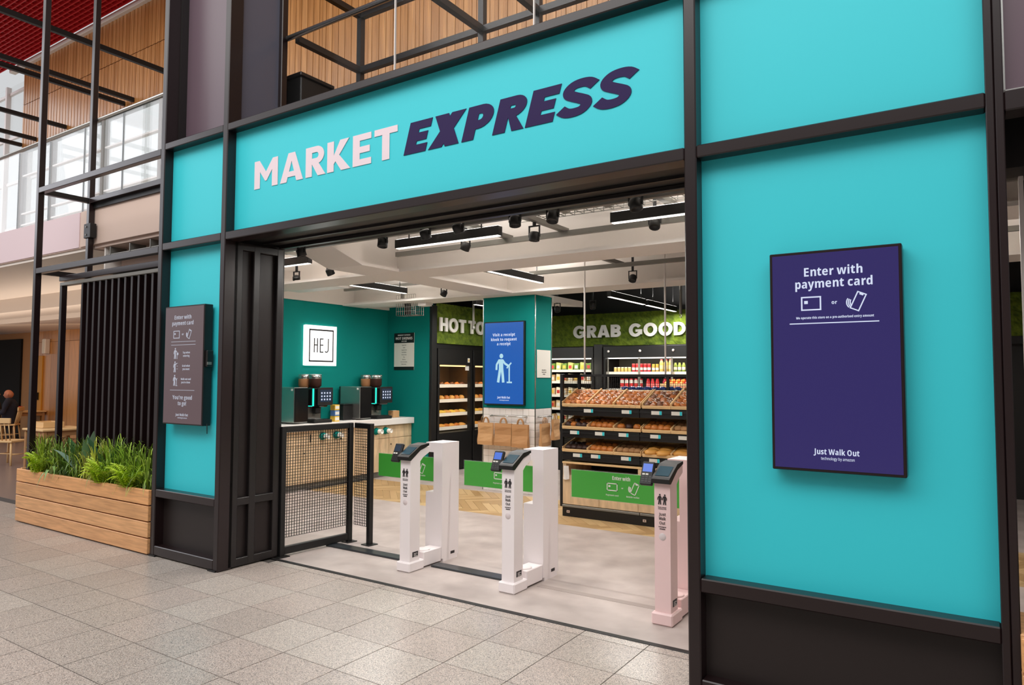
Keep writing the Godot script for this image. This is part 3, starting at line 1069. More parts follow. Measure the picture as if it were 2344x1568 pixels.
# a little standing figure as flat print: height h
func figure_icon(parent: Node, c: Vector3, h: float, m, pose := 0, n := "figure_icon", yaw := 0.0) -> void:
	var st := S()
	var T := Transform3D(Basis().scaled(V(h, h, 1)), Vector3.ZERO)
	var head := []
	for k in 12:
		head.append(Vector2(0.02 + cos(TAU * k / 12) * 0.075, 0.91 + sin(TAU * k / 12) * 0.08))
	prism(st, PackedVector2Array(head), 0, 0.002, T)
	prism(st, poly([-0.08, 0.80, 0.09, 0.80, 0.10, 0.44, -0.08, 0.44]), 0, 0.002, T)
	prism(st, stroke([Vector2(-0.03, 0.47), Vector2(-0.07, 0.24), Vector2(-0.11, 0.02)], 0.1), 0, 0.002, T)
	prism(st, stroke([Vector2(0.05, 0.47), Vector2(0.08, 0.24), Vector2(0.10, 0.02)], 0.1), 0, 0.002, T)
	prism(st, stroke([Vector2(-0.06, 0.78), Vector2(-0.17, 0.62), Vector2(-0.18, 0.44)], 0.075), 0, 0.002, T)
	if pose == 0:
		prism(st, stroke([Vector2(0.07, 0.77), Vector2(0.16, 0.66), Vector2(0.30, 0.58)], 0.075), 0, 0.002, T)
		prism(st, stroke([Vector2(0.24, 0.5), Vector2(0.42, 0.68)], 0.05), 0, 0.002, T)
		prism(st, stroke([Vector2(0.34, 0.58), Vector2(0.34, 0.04)], 0.05), 0, 0.002, T)
		prism(st, rect(0.24, 0.0, 0.45, 0.05), 0, 0.002, T)
	elif pose == 1:
		prism(st, stroke([Vector2(0.07, 0.77), Vector2(0.18, 0.62), Vector2(0.16, 0.44)], 0.075), 0, 0.002, T)
	elif pose == 2:
		prism(st, stroke([Vector2(0.07, 0.77), Vector2(0.18, 0.72), Vector2(0.26, 0.82)], 0.075), 0, 0.002, T)
		for y in [0.3, 0.55, 0.8]:
			prism(st, rect(0.28, y, 0.44, y + 0.04), 0, 0.002, T)
	else:
		prism(st, stroke([Vector2(0.07, 0.77), Vector2(0.2, 0.66), Vector2(0.3, 0.6)], 0.075), 0, 0.002, T)
		prism(st, rect(0.26, 0.36, 0.50, 0.56), 0, 0.002, T)
		prism(st, rect(0.30, 0.0, 0.34, 0.36), 0, 0.002, T)
	var o := obj(n, st, m, parent)
	o.position = c
	o.rotation.y = yaw


func screens() -> void:
	# right-hand display
	var t := thing("display_screen", "large purple-blue display reading Enter with payment card on the right turquoise panel", "screen", V(-0.58, 1.79, 0))
	box("casing", V(-0.30, -0.55, -0.08), V(0.30, 0.55, -0.006), "metal", t, 0.004)
	var s := box("screen", V(-0.286, -0.536, -0.01), V(0.286, 0.536, -0.003), "scr_purple", t)
	var z := 0.0035
	txt(s, "Enter with", V(0, 0.422, z), 0.042, "scr_text", 0.265)
	txt(s, "payment card", V(0, 0.362, z), 0.042, "scr_text", 0.35)
	card_icon(s, V(-0.102, 0.285, z), 0.094, 0.07, "scr_text")
	txt(s, "or", V(0.005, 0.277, z), 0.018, "scr_text")
	phone_icon(s, V(0.095, 0.285, z), 0.09, "scr_text")
	txt(s, "We operate this store on a pre-authorised entry amount", V(0.002, 0.208, z), 0.0115, "scr_text", 0.352)
	var st := S()
	bx(st, V(-0.205, 0.183, z - 0.001), V(0.2, 0.188, z + 0.001))
	obj("rule", st, "scr_text", s)
	txt(s, "Just Walk Out", V(0.0, -0.462, z), 0.027, "scr_text", 0.205)
	txt(s, "technology by amazon", V(0.006, -0.488, z), 0.014, "scr_text", 0.15, 0.0, false)
	# left-hand display
	t = thing("display_screen", "slim grey-brown display with icons and You're good to go on the left pier", "screen", V(-6.10, 1.806, 0.02))
	box("casing", V(-0.315, -0.55, -0.09), V(0.315, 0.55, -0.006), "metal_dark", t, 0.004)
	s = box("screen", V(-0.303, -0.538, -0.01), V(0.303, 0.538, -0.003), "scr_grey", t)
	txt(s, "Enter with", V(-0.02, 0.425, z), 0.036, "scr_text_soft", 0.27)
	txt(s, "payment card", V(-0.02, 0.37, z), 0.036, "scr_text_soft", 0.34)
	card_icon(s, V(-0.115, 0.283, z), 0.1, 0.072, "scr_text_soft")
	txt(s, "or", V(-0.015, 0.275, z), 0.02, "scr_text_soft")
	phone_icon(s, V(0.075, 0.283, z), 0.085, "scr_text_soft")
	for y in [0.214, 0.184, -0.235]:
		st = S()
		bx(st, V(-0.2, y, z - 0.001), V(0.19, y + 0.004, z + 0.001))
		obj("rule", st, "scr_text_soft", s)
	var lines := [["Tap when", "entering"], ["Grab what", "you want"], ["Walk out and", "you're done"]]
	for k in 3:
		figure_icon(s, V(-0.13, 0.055 - k * 0.125, z), 0.105, "scr_text_soft", [3, 2, 0][k])
		txt(s, lines[k][0], V(0.05, 0.105 - k * 0.122, z), 0.018, "scr_text_soft")
		txt(s, lines[k][1], V(0.05, 0.075 - k * 0.122, z), 0.018, "scr_text_soft")
	txt(s, "You're good", V(0, -0.318, z), 0.036, "scr_text_soft", 0.31)
	txt(s, "to go!", V(0, -0.372, z), 0.036, "scr_text_soft")
	txt(s, "Just Walk Out", V(0, -0.47, z), 0.022, "scr_text_soft", 0.2)
	txt(s, "technology by amazon", V(0.01, -0.492, z), 0.012, "scr_text_soft", 0.15, 0.0, false)
	var cl := box("clasp", V(0.315, -0.02, -0.085), V(0.345, 0.13, -0.02), "black", t, 0.006)
	box("knob", V(0.0, -0.055, -0.01), V(0.022, -0.03, 0.03), "grey", cl)
	st = S()
	tube(st, [V(0.30, -0.5, -0.06), V(0.325, -0.56, -0.05), V(0.328, -0.62, -0.05)], 0.004, 6)
	obj("cable", st, "black", t)


# ------------------------------------------------------------------ planter, plants, slats
func planter_and_slats() -> void:
	var sl := thing("slatted_screen", "black vertical slatted screen behind the long timber planter at the left", "screen", V(-8.0, 0, -0.3))
	for k in 16:
		var x := -0.74 + k * 0.136
		if x < 1.36:
			box("slat", V(x, 0.45, -0.09), V(x + 0.042, 2.80, 0.0), "metal", sl, 0.003)
	box("top_rail", V(-1.25, 2.845, -0.06), V(1.38, 2.91, 0.02), "metal", sl, 0.004)
	box("top_rail", V(-1.25, 2.79, -0.06), V(1.38, 2.83, 0.01), "grey", sl, 0.003)
	box("upright", V(-1.27, 0.0, -0.06), V(-1.21, 2.80, 0.0), "metal", sl, 0.004)
	box("backing", V(-0.74, 0.0, -0.14), V(1.38, 2.80, -0.11), "black", sl)
	var p := thing("planter_box", "long low planter box of four horizontal oak boards beside the left pier", "planter", V(-8.02, 0, 0.02))
	for k in 4:
		box("plank", V(-1.42, 0.012 + k * 0.153, -0.035), V(1.41, 0.012 + k * 0.153 + 0.142, 0.0), "plank%d" % k, p, 0.004)
		box("plank", V(-1.42, 0.012 + k * 0.153, -0.30), V(-1.385, 0.012 + k * 0.153 + 0.148, -0.04), "plank%d" % ((k + 1) % 4), p, 0.004)
	box("liner", V(-1.38, 0.01, -0.30), V(1.41, 0.55, -0.04), "black", p)
	# plants
	var q := 0
	var spots := [[-9.15, 0], [-8.75, 0], [-8.35, 0], [-7.95, 0], [-7.55, 0], [-7.2, 0], [-6.95, 0]]
	var names := ["arching grassy plant at the left end of the planter", "arching grassy plant behind the left lime fern", "dark green grassy plant below the broad leaves", "yellow-green grassy plant in the middle of the planter", "tall arching grassy plant right of the planter's middle", "arching grassy plant behind the right-hand lime fern", "arching grassy plant at the right end of the planter, against the pier"]
	var cols := [c8(146, 172, 52), c8(112, 146, 46), c8(88, 124, 42), c8(198, 204, 76), c8(132, 172, 52), c8(128, 168, 50), c8(136, 172, 54)]
	for s in spots:
		var t := thing("grassy_plant", names[q], "plant", V(s[0], 0.55, -0.14), "grassy plants in the oak planter")
		grass_clump(t, 230, 0.34, 0.62 if q != 4 else 0.7, cols[q])
		q += 1
	q = 0
	for x in [-8.95, -7.55, -7.05]:
		var t := thing("lime_fern", ["small lime green fern over the left front of the planter", "feathery lime fern at the right of the planter's middle", "feathery lime fern near the right end of the planter"][q], "plant", V(x, 0.60, 0.0), "lime ferns in the oak planter")
		fern(t, 26 if q == 0 else 46, 0.26 if q == 0 else 0.34)
		q += 1
	var t1 := thing("broad_leaf_plant", "plant with broad dark glossy upright leaves standing out above the grasses", "plant", V(-8.2, 0.55, -0.17))
	leaf(t1, V(-0.05, 0, 0), V(-0.40, 0.46, 0.02), 0.09, c8(58, 96, 50))
	leaf(t1, V(0.02, 0, 0), V(0.24, 0.56, 0.05), 0.085, c8(120, 150, 130))
	leaf(t1, V(0.0, 0, 0.02), V(-0.32, 0.34, 0.2), 0.10, c8(140, 168, 150))
	leaf(t1, V(-0.02, 0, 0), V(-0.10, 0.50, -0.05), 0.07, c8(64, 104, 54))
	leaf(t1, V(0.04, 0, 0), V(0.18, 0.45, 0.12), 0.09, c8(88, 130, 84))
	var t2 := thing("broad_leaf_plant", "plant with two broad drooping dark leaves in the middle of the planter", "plant", V(-7.75, 0.55, -0.16))
	leaf(t2, V(0, 0, 0), V(-0.28, 0.50, 0.08), 0.09, c8(56, 92, 58))
	leaf(t2, V(0.02, 0, 0), V(0.38, 0.46, 0.06), 0.085, c8(72, 110, 70))
	leaf(t2, V(0.02, 0, 0), V(0.1, 0.36, 0.15), 0.08, c8(64, 104, 60))
	var t3 := thing("trailing_plant", "plant with long strap leaves hanging over the planter's front", "plant", V(-8.62, 0.58, 0.0))
	leaf(t3, V(0, 0, 0), V(-0.02, -0.12, 0.14), 0.035, c8(110, 146, 78), 0.22)
	leaf(t3, V(0, 0, 0), V(0.12, -0.02, 0.12), 0.03, c8(120, 156, 84), 0.2)
	leaf(t3, V(0, 0, 0), V(0.3, 0.05, 0.1), 0.03, c8(126, 160, 88), 0.22)


func leaf_mat(c: Color) -> StandardMaterial3D:
	var k := "leaf" + c.to_html()
	if not M.has(k):
		var m := mk(k, c, 0.4)
		m.backlight_enabled = true
		m.backlight = c * 0.3
	return M[k]


func ribbon(st: SurfaceTool, a: Vector3, b: Vector3, w: float, rise: float, n := 6) -> void:
	st.set_smooth_group(1)
	var mid := (a + b) * 0.5 + Vector3.UP * rise
	var side := (b - a).cross(Vector3.UP)
	side = (side.normalized() if side.length() > 0.001 else Vector3.RIGHT)
	var pl := a
	var prl := []
	for k in n + 1:
		var t := float(k) / n
		var p := a.lerp(mid, t).lerp(mid.lerp(b, t), t)
		var ww := w * 0.5 * sin(PI * clampf(t * 0.9 + 0.08, 0, 1))
		var cur := [p - side * ww, p - Vector3.UP * ww * 0.25, p + side * ww]
		if k:
			for j in 2:
				quad(st, prl[j], prl[j + 1], cur[j + 1], cur[j], Vector3(0.01, 1, 0.02))
		prl = cur
	st.set_smooth_group(-1)


func leaf(t: Node, a: Vector3, b: Vector3, w: float, c: Color, rise := 0.12) -> void:
	var st := S()
	ribbon(st, a, b, w, rise, 10)
	obj("leaf", st, leaf_mat(c), t)


func grass_clump(t: Node, n: int, spread: float, h: float, c: Color) -> void:
	var st := [S(), S(), S()]
	for k in n:
		var a := rng.randf() * TAU
		var r := rng.randf_range(0.3, 1.0) * spread
		var tuft := k % 4
		var base := V((tuft - 1.5) * 0.085 + rng.randf_range(-0.025, 0.025), 0, 0.05 * (1 if tuft % 2 else -1) + rng.randf_range(-0.02, 0.02))
		var up := pow(rng.randf(), 1.4)
		var tip := base + V(cos(a) * r, up * h * 0.85 - 0.04, sin(a) * r * 0.6)
		if tip.z < -0.13:
			tip.z = -0.13 + rng.randf() * 0.1
		tip.x = clampf(tip.x, -0.34, 0.3)
		ribbon(st[k % 3], base, tip, rng.randf_range(0.007, 0.014), 0.16 + rng.randf() * 0.2, 6)
	for k in 3:
		stuff(obj("foliage", st[k], leaf_mat([c, c.lerp(Color(0.8, 0.86, 0.32), 0.35), c.darkened(0.35)][k]), t))


func fern(t: Node, n: int, r: float) -> void:
	var st := S()
	for k in n:
		var a := rng.randf() * TAU
		var base := V(rng.randf_range(-0.08, 0.08), 0, rng.randf_range(-0.03, 0.03))
		var tip := base + V(cos(a) * r * rng.randf_range(0.5, 1), rng.randf_range(0.05, 0.24), absf(sin(a)) * 0.14 - 0.04)
		for i in 14:
			var f := i / 13.0
			var p := base.lerp(tip, f) + Vector3.UP * sin(f * PI) * 0.06
			var d := (tip - base).normalized()
			var s := d.cross(Vector3.UP).normalized()
			var l := 0.05 * (1.0 - f * 0.8)
			for sgn in [-1.0, 1.0]:
				ribbon(st, p, p + (s * sgn + d * 0.5) * l + Vector3.UP * 0.008, 0.012, 0.004, 2)
	stuff(obj("fronds", st, leaf_mat(c8(176, 206, 40)), t))


# ------------------------------------------------------------------ guard panel and gates
func mesh_grid(st: SurfaceTool, o: Vector3, u: Vector3, v: Vector3, nu: int, nv: int, w := 0.004) -> void:
	for k in nu + 1:
		var p := o + u * (float(k) / nu)
		seg(st, p, p + v, w, w, Vector3(0.3, 0.2, 0.9))
	for k in nv + 1:
		var p := o + v * (float(k) / nv)
		seg(st, p, p + u, w, w, Vector3.UP)


func guard_and_gates() -> void:
	var g := thing("mesh_barrier", "waist-high black wire mesh barrier by the left jamb of the entrance", "barrier", V(-5.525, 0, -0.665))
	g.rotation.y = -0.085
	for z in [0.0, -0.80]:
		box("post", V(-0.025, 0.0, z - 0.025), V(0.025, 1.225, z + 0.025), "black", g, 0.004)
		box("foot_plate", V(-0.06, 0.0, z - 0.06), V(0.06, 0.008, z + 0.06), "black", g)
	box("post", V(0.245, 0, -0.87), V(0.295, 1.225, -0.82), "black", g, 0.004)
	box("foot_plate", V(0.21, 0.0, -0.905), V(0.33, 0.008, -0.785), "black", g)
	box("top_rail", V(-0.02, 1.17, -0.775), V(0.02, 1.225, -0.025), "black", g, 0.004)
	box("bottom_rail", V(-0.02, 0.02, -0.775), V(0.02, 0.092, -0.025), "black", g, 0.004)
	box("top_rail", V(0.025, 1.17, -0.86), V(0.245, 1.225, -0.83), "black", g, 0.004)
	var st := S()
	mesh_grid(st, V(0, 0.175, -0.775), V(0, 0, 0.75), V(0, 0.995, 0), 26, 36, 0.0045)
	mesh_grid(st, V(0.025, 0.175, -0.845), V(0.22, 0, 0), V(0, 0.995, 0), 8, 36, 0.0045)
	stuff(obj("wire_mesh", st, "black", g))
	tag(box("cable_ramp", V(-5.5, 0.0, -1.31), V(-4.30, 0.018, -1.19), "track", self, 0.008), "dark floor ramp between the mesh barrier and the leftmost white gate", "ramp", "dark floor ramps")
	tag(box("cable_ramp", V(-4.13, 0.0, -1.31), V(-3.21, 0.018, -1.19), "track", self, 0.008), "dark floor ramp between the leftmost and the middle white gate", "ramp", "dark floor ramps")
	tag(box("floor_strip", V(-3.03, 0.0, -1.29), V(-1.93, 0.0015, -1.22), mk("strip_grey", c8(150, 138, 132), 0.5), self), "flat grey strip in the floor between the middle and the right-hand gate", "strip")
	gate("white entry gate nearest the black mesh barrier", -4.225, "gate_white", -0.86, "lcd_dim", 0)
	gate("white entry gate in the middle of the entrance", -3.135, "gate_white", -0.86, "lcd", 1)
	gate("pinkish entry gate beside the right jamb, partly hidden", -1.845, "gate_pink", -1.02, "lcd", 2)


func gate(label: String, x: float, white: String, reach: float, lcd: String, idx: int) -> void:
	var g := thing("entry_gate", label, "gate", V(x, 0, 0), "entry gates")
	var TZ := Transform3D(Basis(Vector3.UP, -PI / 2), Vector3.ZERO)   # prism x -> z, extruded along -x
	var st := S()
	prism(st, poly([-0.95, 0.085, -0.95, 0.965, -1.075, 1.045, -1.20, 1.075, -1.20, 1.02, -1.12, 0.985, -1.08, 0.95, -1.08, 0.085]), -0.058, 0.058, TZ)
	var fp := obj("front_pillar", st, white, g)
	figure_icon(fp, V(-0.018, 0.82, -0.948), 0.075, "ink", 1)
	figure_icon(fp, V(0.018, 0.82, -0.948), 0.075, "ink", 1)
	for k in 2:
		txt(fp, ["Grab and go", "checkout free"][k], V(0, 0.800 - k * 0.011, -0.948), 0.006, "ink", 0.06, 0.0, false)
	for k in 3:
		txt(fp, ["Just", "Walk", "Out"][k], V(0, 0.745 - k * 0.03, -0.948), 0.02, "ink", 0.05 if k < 2 else 0.042, 0.0, false)
	txt(fp, "technology by", V(0, 0.665, -0.948), 0.007, "ink", 0.055, 0.0, false)
	txt(fp, "amazon", V(0, 0.650, -0.948), 0.009, "ink", 0.04)
	st = S()
	lathe(st, [Vector2(0, 0.002), Vector2(0.024, 0.002), Vector2(0.026, 0)], 14, Transform3D(Basis(Vector3.RIGHT, PI / 2), V(0, 0.60, -0.95)))
	obj("sensor", st, mk("sensor", c8(216, 204, 204), 0.4), fp)
	var sk := box("sticker", V(0.0585, 0.12, -1.06), V(0.0595, 0.165, -0.985), "ink", fp)
	st = S()
	for k in 5:
		bx(st, V(0.0006, -0.018 + k * 0.006 + k % 2 * 0.002, -0.034 + 0.012 * (k % 3)), V(0.0012, -0.015 + k * 0.006, 0.02))
	obj("print", st, "white", sk)
	# head with a display on the slope
	st = S()
	prism(st, poly([-0.915, 0.97, -0.915, 1.0, -0.93, 1.012, -1.075, 1.092, -1.19, 1.103, -1.19, 1.083, -1.075, 1.05, -0.945, 0.966]), -0.066, 0.066, TZ)
	var hd := obj("scanner_head", st, "black", g)
	var d := Vector2(-1.075 + 0.93, 1.092 - 1.012).normalized()
	st = S()
	bx(st, V(-0.05, 0, -0.128), V(0.05, 0.003, -0.014), 0.001, Transform3D(Basis(V(1, 0, 0), V(0, -d.x, d.y), V(0, -d.y, -d.x)), V(0, 1.0125, -0.931)))
	obj("glass_face", st, mk("scanner_glass", c8(34, 66, 80), 0.08), hd)
	box("base_shoe", V(-0.078, 0.0, -1.125), V(0.078, 0.085, -0.925), white, g, 0.01)
	var cb := box("base_bridge", V(-0.07, 0.012, -1.37), V(0.07, 0.14, -1.125), white, g, 0.006)
	st = S()
	lathe(st, [Vector2(0.06, 0), Vector2(0.06, 0.008), Vector2(0.054, 0.012), Vector2(0, 0.012)], 18)
	var ds := obj("disc", st, white, cb)
	ds.position = V(0.0, 0.064, 0.05)
	ds.scale = V(1.0, 1, 1.1)
	# rear pillar with a notch for the swing panel
	st = S()
	prism(st, poly([-0.122, 0.03, -0.122, 0.63, -0.03, 0.63, -0.03, 1.0, -0.122, 1.0, -0.122, 1.09, 0.075, 1.09, 0.075, 0.03]), -1.62, -1.37)
	var rp := obj("rear_pillar", st, white, g)
	box("foot", V(-0.07, 0, -1.6), V(0.075, 0.03, -1.39), white, rp)
	box("sticker", V(0.0752, 0.05, -1.56), V(0.0762, 0.075, -1.50), "ink", rp)
	var hp := box("hinge_plate", V(-0.066, 0.70, -1.53), V(-0.034, 0.985, -1.46), "beige", g, 0.003)
	for y in [-0.1, 0.0, 0.1]:
		box("screw", V(-0.006, y - 0.005, 0.035), V(0.004, y + 0.005, 0.037), "grey", hp)
	# green swing panel
	var gp := box("swing_panel", V(reach, 0.70, -1.506), V(-0.066, 0.935, -1.494), "glass", g)
	var half := (-0.066 - reach) * 0.5
	var film := box("green_film", V(-half + 0.008, -0.112, -0.003), V(half, 0.112, 0.0075), "green", gp)
	var cx := -0.02 if idx == 2 else 0.07
	txt(film, "Enter with", V(cx, 0.058, 0.006), 0.03, "white", 0.155, 0.0, true, "lettering", 0.001)
	card_icon(film, V(cx - 0.08, 0.0, 0.0055), 0.095, 0.062, "white")
	txt(film, "or", V(cx + 0.01, -0.008, 0.006), 0.012, "white", 0.0, 0.0, true, "lettering", 0.001)
	phone_icon(film, V(cx + 0.1, 0.0, 0.0055), 0.095, "white")
	txt(film, "Payment card", V(cx - 0.08, -0.072, 0.006), 0.013, "white", 0.11, 0.0, false, "lettering", 0.001)
	txt(film, "Mobile wallet", V(cx + 0.1, -0.072, 0.006), 0.013, "white", 0.11, 0.0, false, "lettering", 0.001)
	# payment terminal beside the head
	var pt := S()
	var B := Transform3D(Basis(Vector3.RIGHT, -0.42), V(-0.115, 1.025, -0.97))
	bx(pt, V(-0.047, -0.085, -0.02), V(0.047, 0.085, 0.012), 0.012, B)
	bx(pt, V(-0.03, -0.04, -0.05), V(0.06, 0.0, -0.02), 0.0, B)
	var tm := obj("card_terminal", pt, "black", g)
	st = S()
	bx(st, V(-0.035, 0.01, 0.011), V(0.035, 0.068, 0.0135), 0.0, B)
	obj("display", st, lcd, tm)
	st = S()
	for k in 2:
		bx(st, V(-0.034 + k * 0.026, -0.014, 0.011), V(-0.014 + k * 0.026, -0.003, 0.0135), 0.0, B)
	obj("red_keys", st, "paper", tm)
	st = S()
	for r in 3:
		for k in 3:
			bx(st, V(-0.034 + k * 0.026, -0.032 - r * 0.016, 0.011), V(-0.014 + k * 0.026, -0.022 - r * 0.016, 0.0135), 0.0, B)
	obj("keypad", st, "metal_dark", tm)


# ------------------------------------------------------------------ coffee corner
func coffee_corner() -> void:
	var w := tag(box("worktop", V(-9.045, 0.885, -5.775), V(-8.38, 0.99, -2.3), "white", self, 0.006), "long white worktop along the left teal wall, under the coffee machines", "worktop")
	var zs := [-5.775, -5.2, -4.55, -3.82, -3.33, -2.72, -2.3]
	var lab := ["wooden counter cabinet at the far end, beside the teal back wall", "wooden counter cabinet behind the mesh barrier's upright, with two cup tubes", "wooden counter cabinet under the gap between the coffee machines, with cup tubes", "narrow wooden counter cabinet under the nearer coffee machine", "wooden counter cabinet left of the vertical joint, seen through the mesh", "wooden counter cabinet nearest the entrance, behind the jamb"]
	for k in 6:
		var z0: float = zs[k]
		var z1: float = zs[k + 1]
		var o := thing("counter_cabinet", lab[k], "cabinet", V(-8.72, 0, (z0 + z1) / 2), "wooden cabinets under the coffee worktop")
		var h := (z1 - z0) / 2
		box("carcass", V(-0.32, 0.1, -h), V(0.255, 0.88, h), "ply", o)
		box("plinth", V(-0.3, 0, -h), V(0.2, 0.1, h), "grey", o)
		var dw := box("drawer_front", V(0.255, 0.66, -h + 0.003), V(0.275, 0.875, h - 0.003), "ply", o, 0.002)
		var dd := box("door", V(0.255, 0.105, -h + 0.003), V(0.275, 0.654, h - 0.003), "ply", o, 0.002)
		if k == 4 or k == 3 or k == 2:
			box("handle", V(0.01, -0.06, 0.08), V(0.03, 0.06, 0.095), "black", dw, 0.003)
		box("lock", V(0.01, 0.16, h - 0.06), V(0.014, 0.18, h - 0.04), "black", dd)
	var n := 0
	for z in [-3.72, -4.0, -4.88, -5.1]:
		var t := thing("cup_dispenser", "teal tube with a white paper cup, %s from the entrance along the counter" % ORD[n], "dispenser", V(-8.445, 0.79, z), "cup dispensers on the wooden counter")
		n += 1
		var T := Transform3D(Basis(Vector3.BACK, -PI / 2), Vector3.ZERO)
		var st := S()
		lathe(st, [Vector2(0.058, 0), Vector2(0.062, 0.01), Vector2(0.05, 0.03), Vector2(0.048, 0.075), Vector2(0.042, 0.08), Vector2(0.042, 0.03), Vector2(0, 0.03)], 18, T)
		obj("collar", st, "teal_in", t)
		st = S()
		lathe(st, [Vector2(0.04, 0.05), Vector2(0.036, 0.15), Vector2(0.033, 0.15), Vector2(0.03, 0.14), Vector2(0, 0.14)], 16, T)
		obj("cup", st, "letter_white", t)
	# machines
	var m1 := coffee_machine(V(-8.75, 0.99, -3.73), "black bean-to-cup coffee machine with a teal light strip, the one nearer the entrance")
	dup(m1, "coffee_machine", V(-8.75, 0.99, -5.08), "black bean-to-cup coffee machine with a teal light strip, the one nearer the back wall", "coffee machines on the white worktop")
	var c1 := thing("milk_cooler", "brushed steel milk cooler at the worktop's left end, beside the nearer coffee machine", "cooler", V(-8.72, 0.99, -3.36), "milk coolers on the white worktop")
	box("body", V(-0.25, 0.02, -0.12), V(0.22, 0.55, 0.14), "steel", c1, 0.008)
	box("back_edge", V(-0.27, 0.0, -0.12), V(-0.25, 0.55, 0.14), "black", c1)
	box("door", V(0.22, 0.03, -0.115), V(0.235, 0.54, 0.135), "black_gloss", c1, 0.004)
	box("lock", V(0.15, 0.5, 0.14), V(0.18, 0.53, 0.146), "white", c1)
	dup(c1, "milk_cooler", V(-8.72, 0.99, -4.70), "brushed steel milk cooler between the two coffee machines", "milk coolers on the white worktop")
	var kb := thing("knock_box", "black bin standing on the worktop in front of the steel cooler between the machines", "box", V(-8.74, 0.99, -4.45))
	box("bin", V(-0.2, 0, -0.1), V(0.08, 0.25, 0.1), "black", kb, 0.008)
	box("lid", V(-0.205, 0.25, -0.105), V(0.085, 0.262, 0.105), "metal_dark", kb, 0.003)
	var tb := thing("tissue_box", "brown cardboard box of tissues on the worktop beside the farther coffee machine", "box", V(-8.62, 0.99, -5.5))
	box("carton", V(-0.06, 0, -0.08), V(0.06, 0.12, 0.08), "kraft", tb, 0.004)
	box("slot", V(-0.02, 0.12, -0.05), V(0.02, 0.123, 0.05), "paper", tb)
	n = 0
	for a in [["yellow", 0.0, 0.0], ["lcd_blue", 0.0, 0.11], ["yellow", 0.02, 0.2]]:
		var col: String = a[0]
		if col == "lcd_blue":
			mk("lcd_blue", c8(90, 130, 190), 0.5)
		var bxo := thing("snack_pack", ["yellow sachet carton at the bottom of the small pile between the machines", "blue and white sachet pack in the small pile between the machines", "yellow sachet pack topping the small pile between the machines"][n], "carton", V(-8.56, 0.99 + n * 0.09, -4.08), "sachet packs beside the nearer machine")
		box("carton", V(-0.06, 0, -0.05), V(0.05, 0.088, 0.05), col, bxo, 0.004)
		box("label", V(0.05, 0.02, -0.04), V(0.051, 0.07, 0.04), "paper", bxo)
		n += 1
	# lit sign
	var h := thing("light_box_sign", "square white glowing sign reading HEJ on the left teal wall", "sign", V(-9.0, 2.213, -4.15))
	box("light_box", V(-0.02, -0.33, -0.33), V(0.015, 0.33, 0.33), "sign_white", h, 0.004)
	box("halo_light", V(-0.045, -0.325, -0.325), V(-0.022, 0.325, 0.325), "halo", h)
	var st := S()
	for s in [-1, 1]:
		bx(st, V(0.015, -0.262, s * 0.247 - 0.01), V(0.018, 0.262, s * 0.247 + 0.01))
		bx(st, V(0.015, s * 0.255 - 0.012, -0.257), V(0.018, s * 0.255 + 0.012, 0.257))
	obj("border", st, "ink", h)
	st = S()
	var w2 := 0.018
	prism(st, rect(-0.18, -0.115, -0.18 + w2, 0.12), 0, 0.003)
	prism(st, rect(-0.115, -0.115, -0.115 + w2, 0.12), 0, 0.003)
	prism(st, rect(-0.17, 0.0, -0.11, w2), 0, 0.003)
	prism(st, rect(-0.055, -0.115, -0.055 + w2, 0.12), 0, 0.003)
	for y in [-0.115, 0.0, 0.102]:
		prism(st, rect(-0.05, y, 0.02, y + w2), 0, 0.003)
	var pts := [Vector2(0.125, 0.12), Vector2(0.125, -0.06)]
	for k in 7:
		pts.append(Vector2(0.085 + cos(-PI * k / 8.0) * 0.04, -0.06 + sin(-PI * k / 8.0) * 0.045))
	prism(st, stroke(pts, w2), 0, 0.003)
	var lt := obj("lettering", st, "ink", h)
	lt.transform = Transform3D(Basis(Vector3.UP, PI / 2), V(0.0155, 0, -0.02))
	area_light("sign", V(-8.96, 2.213, -4.15), V(-8, 2.213, -4.15), Vector2(0.6, 0.6), 0.12)
	# menu on the back wall
	var mn := thing("menu_board", "tall paper drinks menu with dark header and footer on the teal back wall", "menu", V(-8.64, 2.165, -5.775))
	var sh := box("sheet", V(-0.24, -0.335, 0), V(0.24, 0.335, 0.006), "paper", mn)
	var hb := box("header", V(-0.24, 0.155, 0.006), V(0.24, 0.335, 0.008), "metal_dark", mn)
	txt(hb, "MARKET EXPRESS", V(0, 0.04, 0.001), 0.022, "white", 0.3)
	txt(hb, "HOT DRINKS", V(0, -0.03, 0.001), 0.045, "white", 0.4)
	txt(hb, "AT £1.80", V(0, -0.07, 0.001), 0.02, "white", 0.12)
	box("footer", V(-0.24, -0.335, 0.006), V(0.24, -0.275, 0.008), "metal_dark", mn)
	var it := ["Espresso", "Latte", "Cappuccino", "Flat White", "Americano", "Tea", "Mocha", "Hot Chocolate", "Macchiato"]
	for k in 9:
		txt(sh, it[k], V(0, 0.105 - k * 0.043, 0.003), 0.018, "ink", 0.0, 0.0, false)


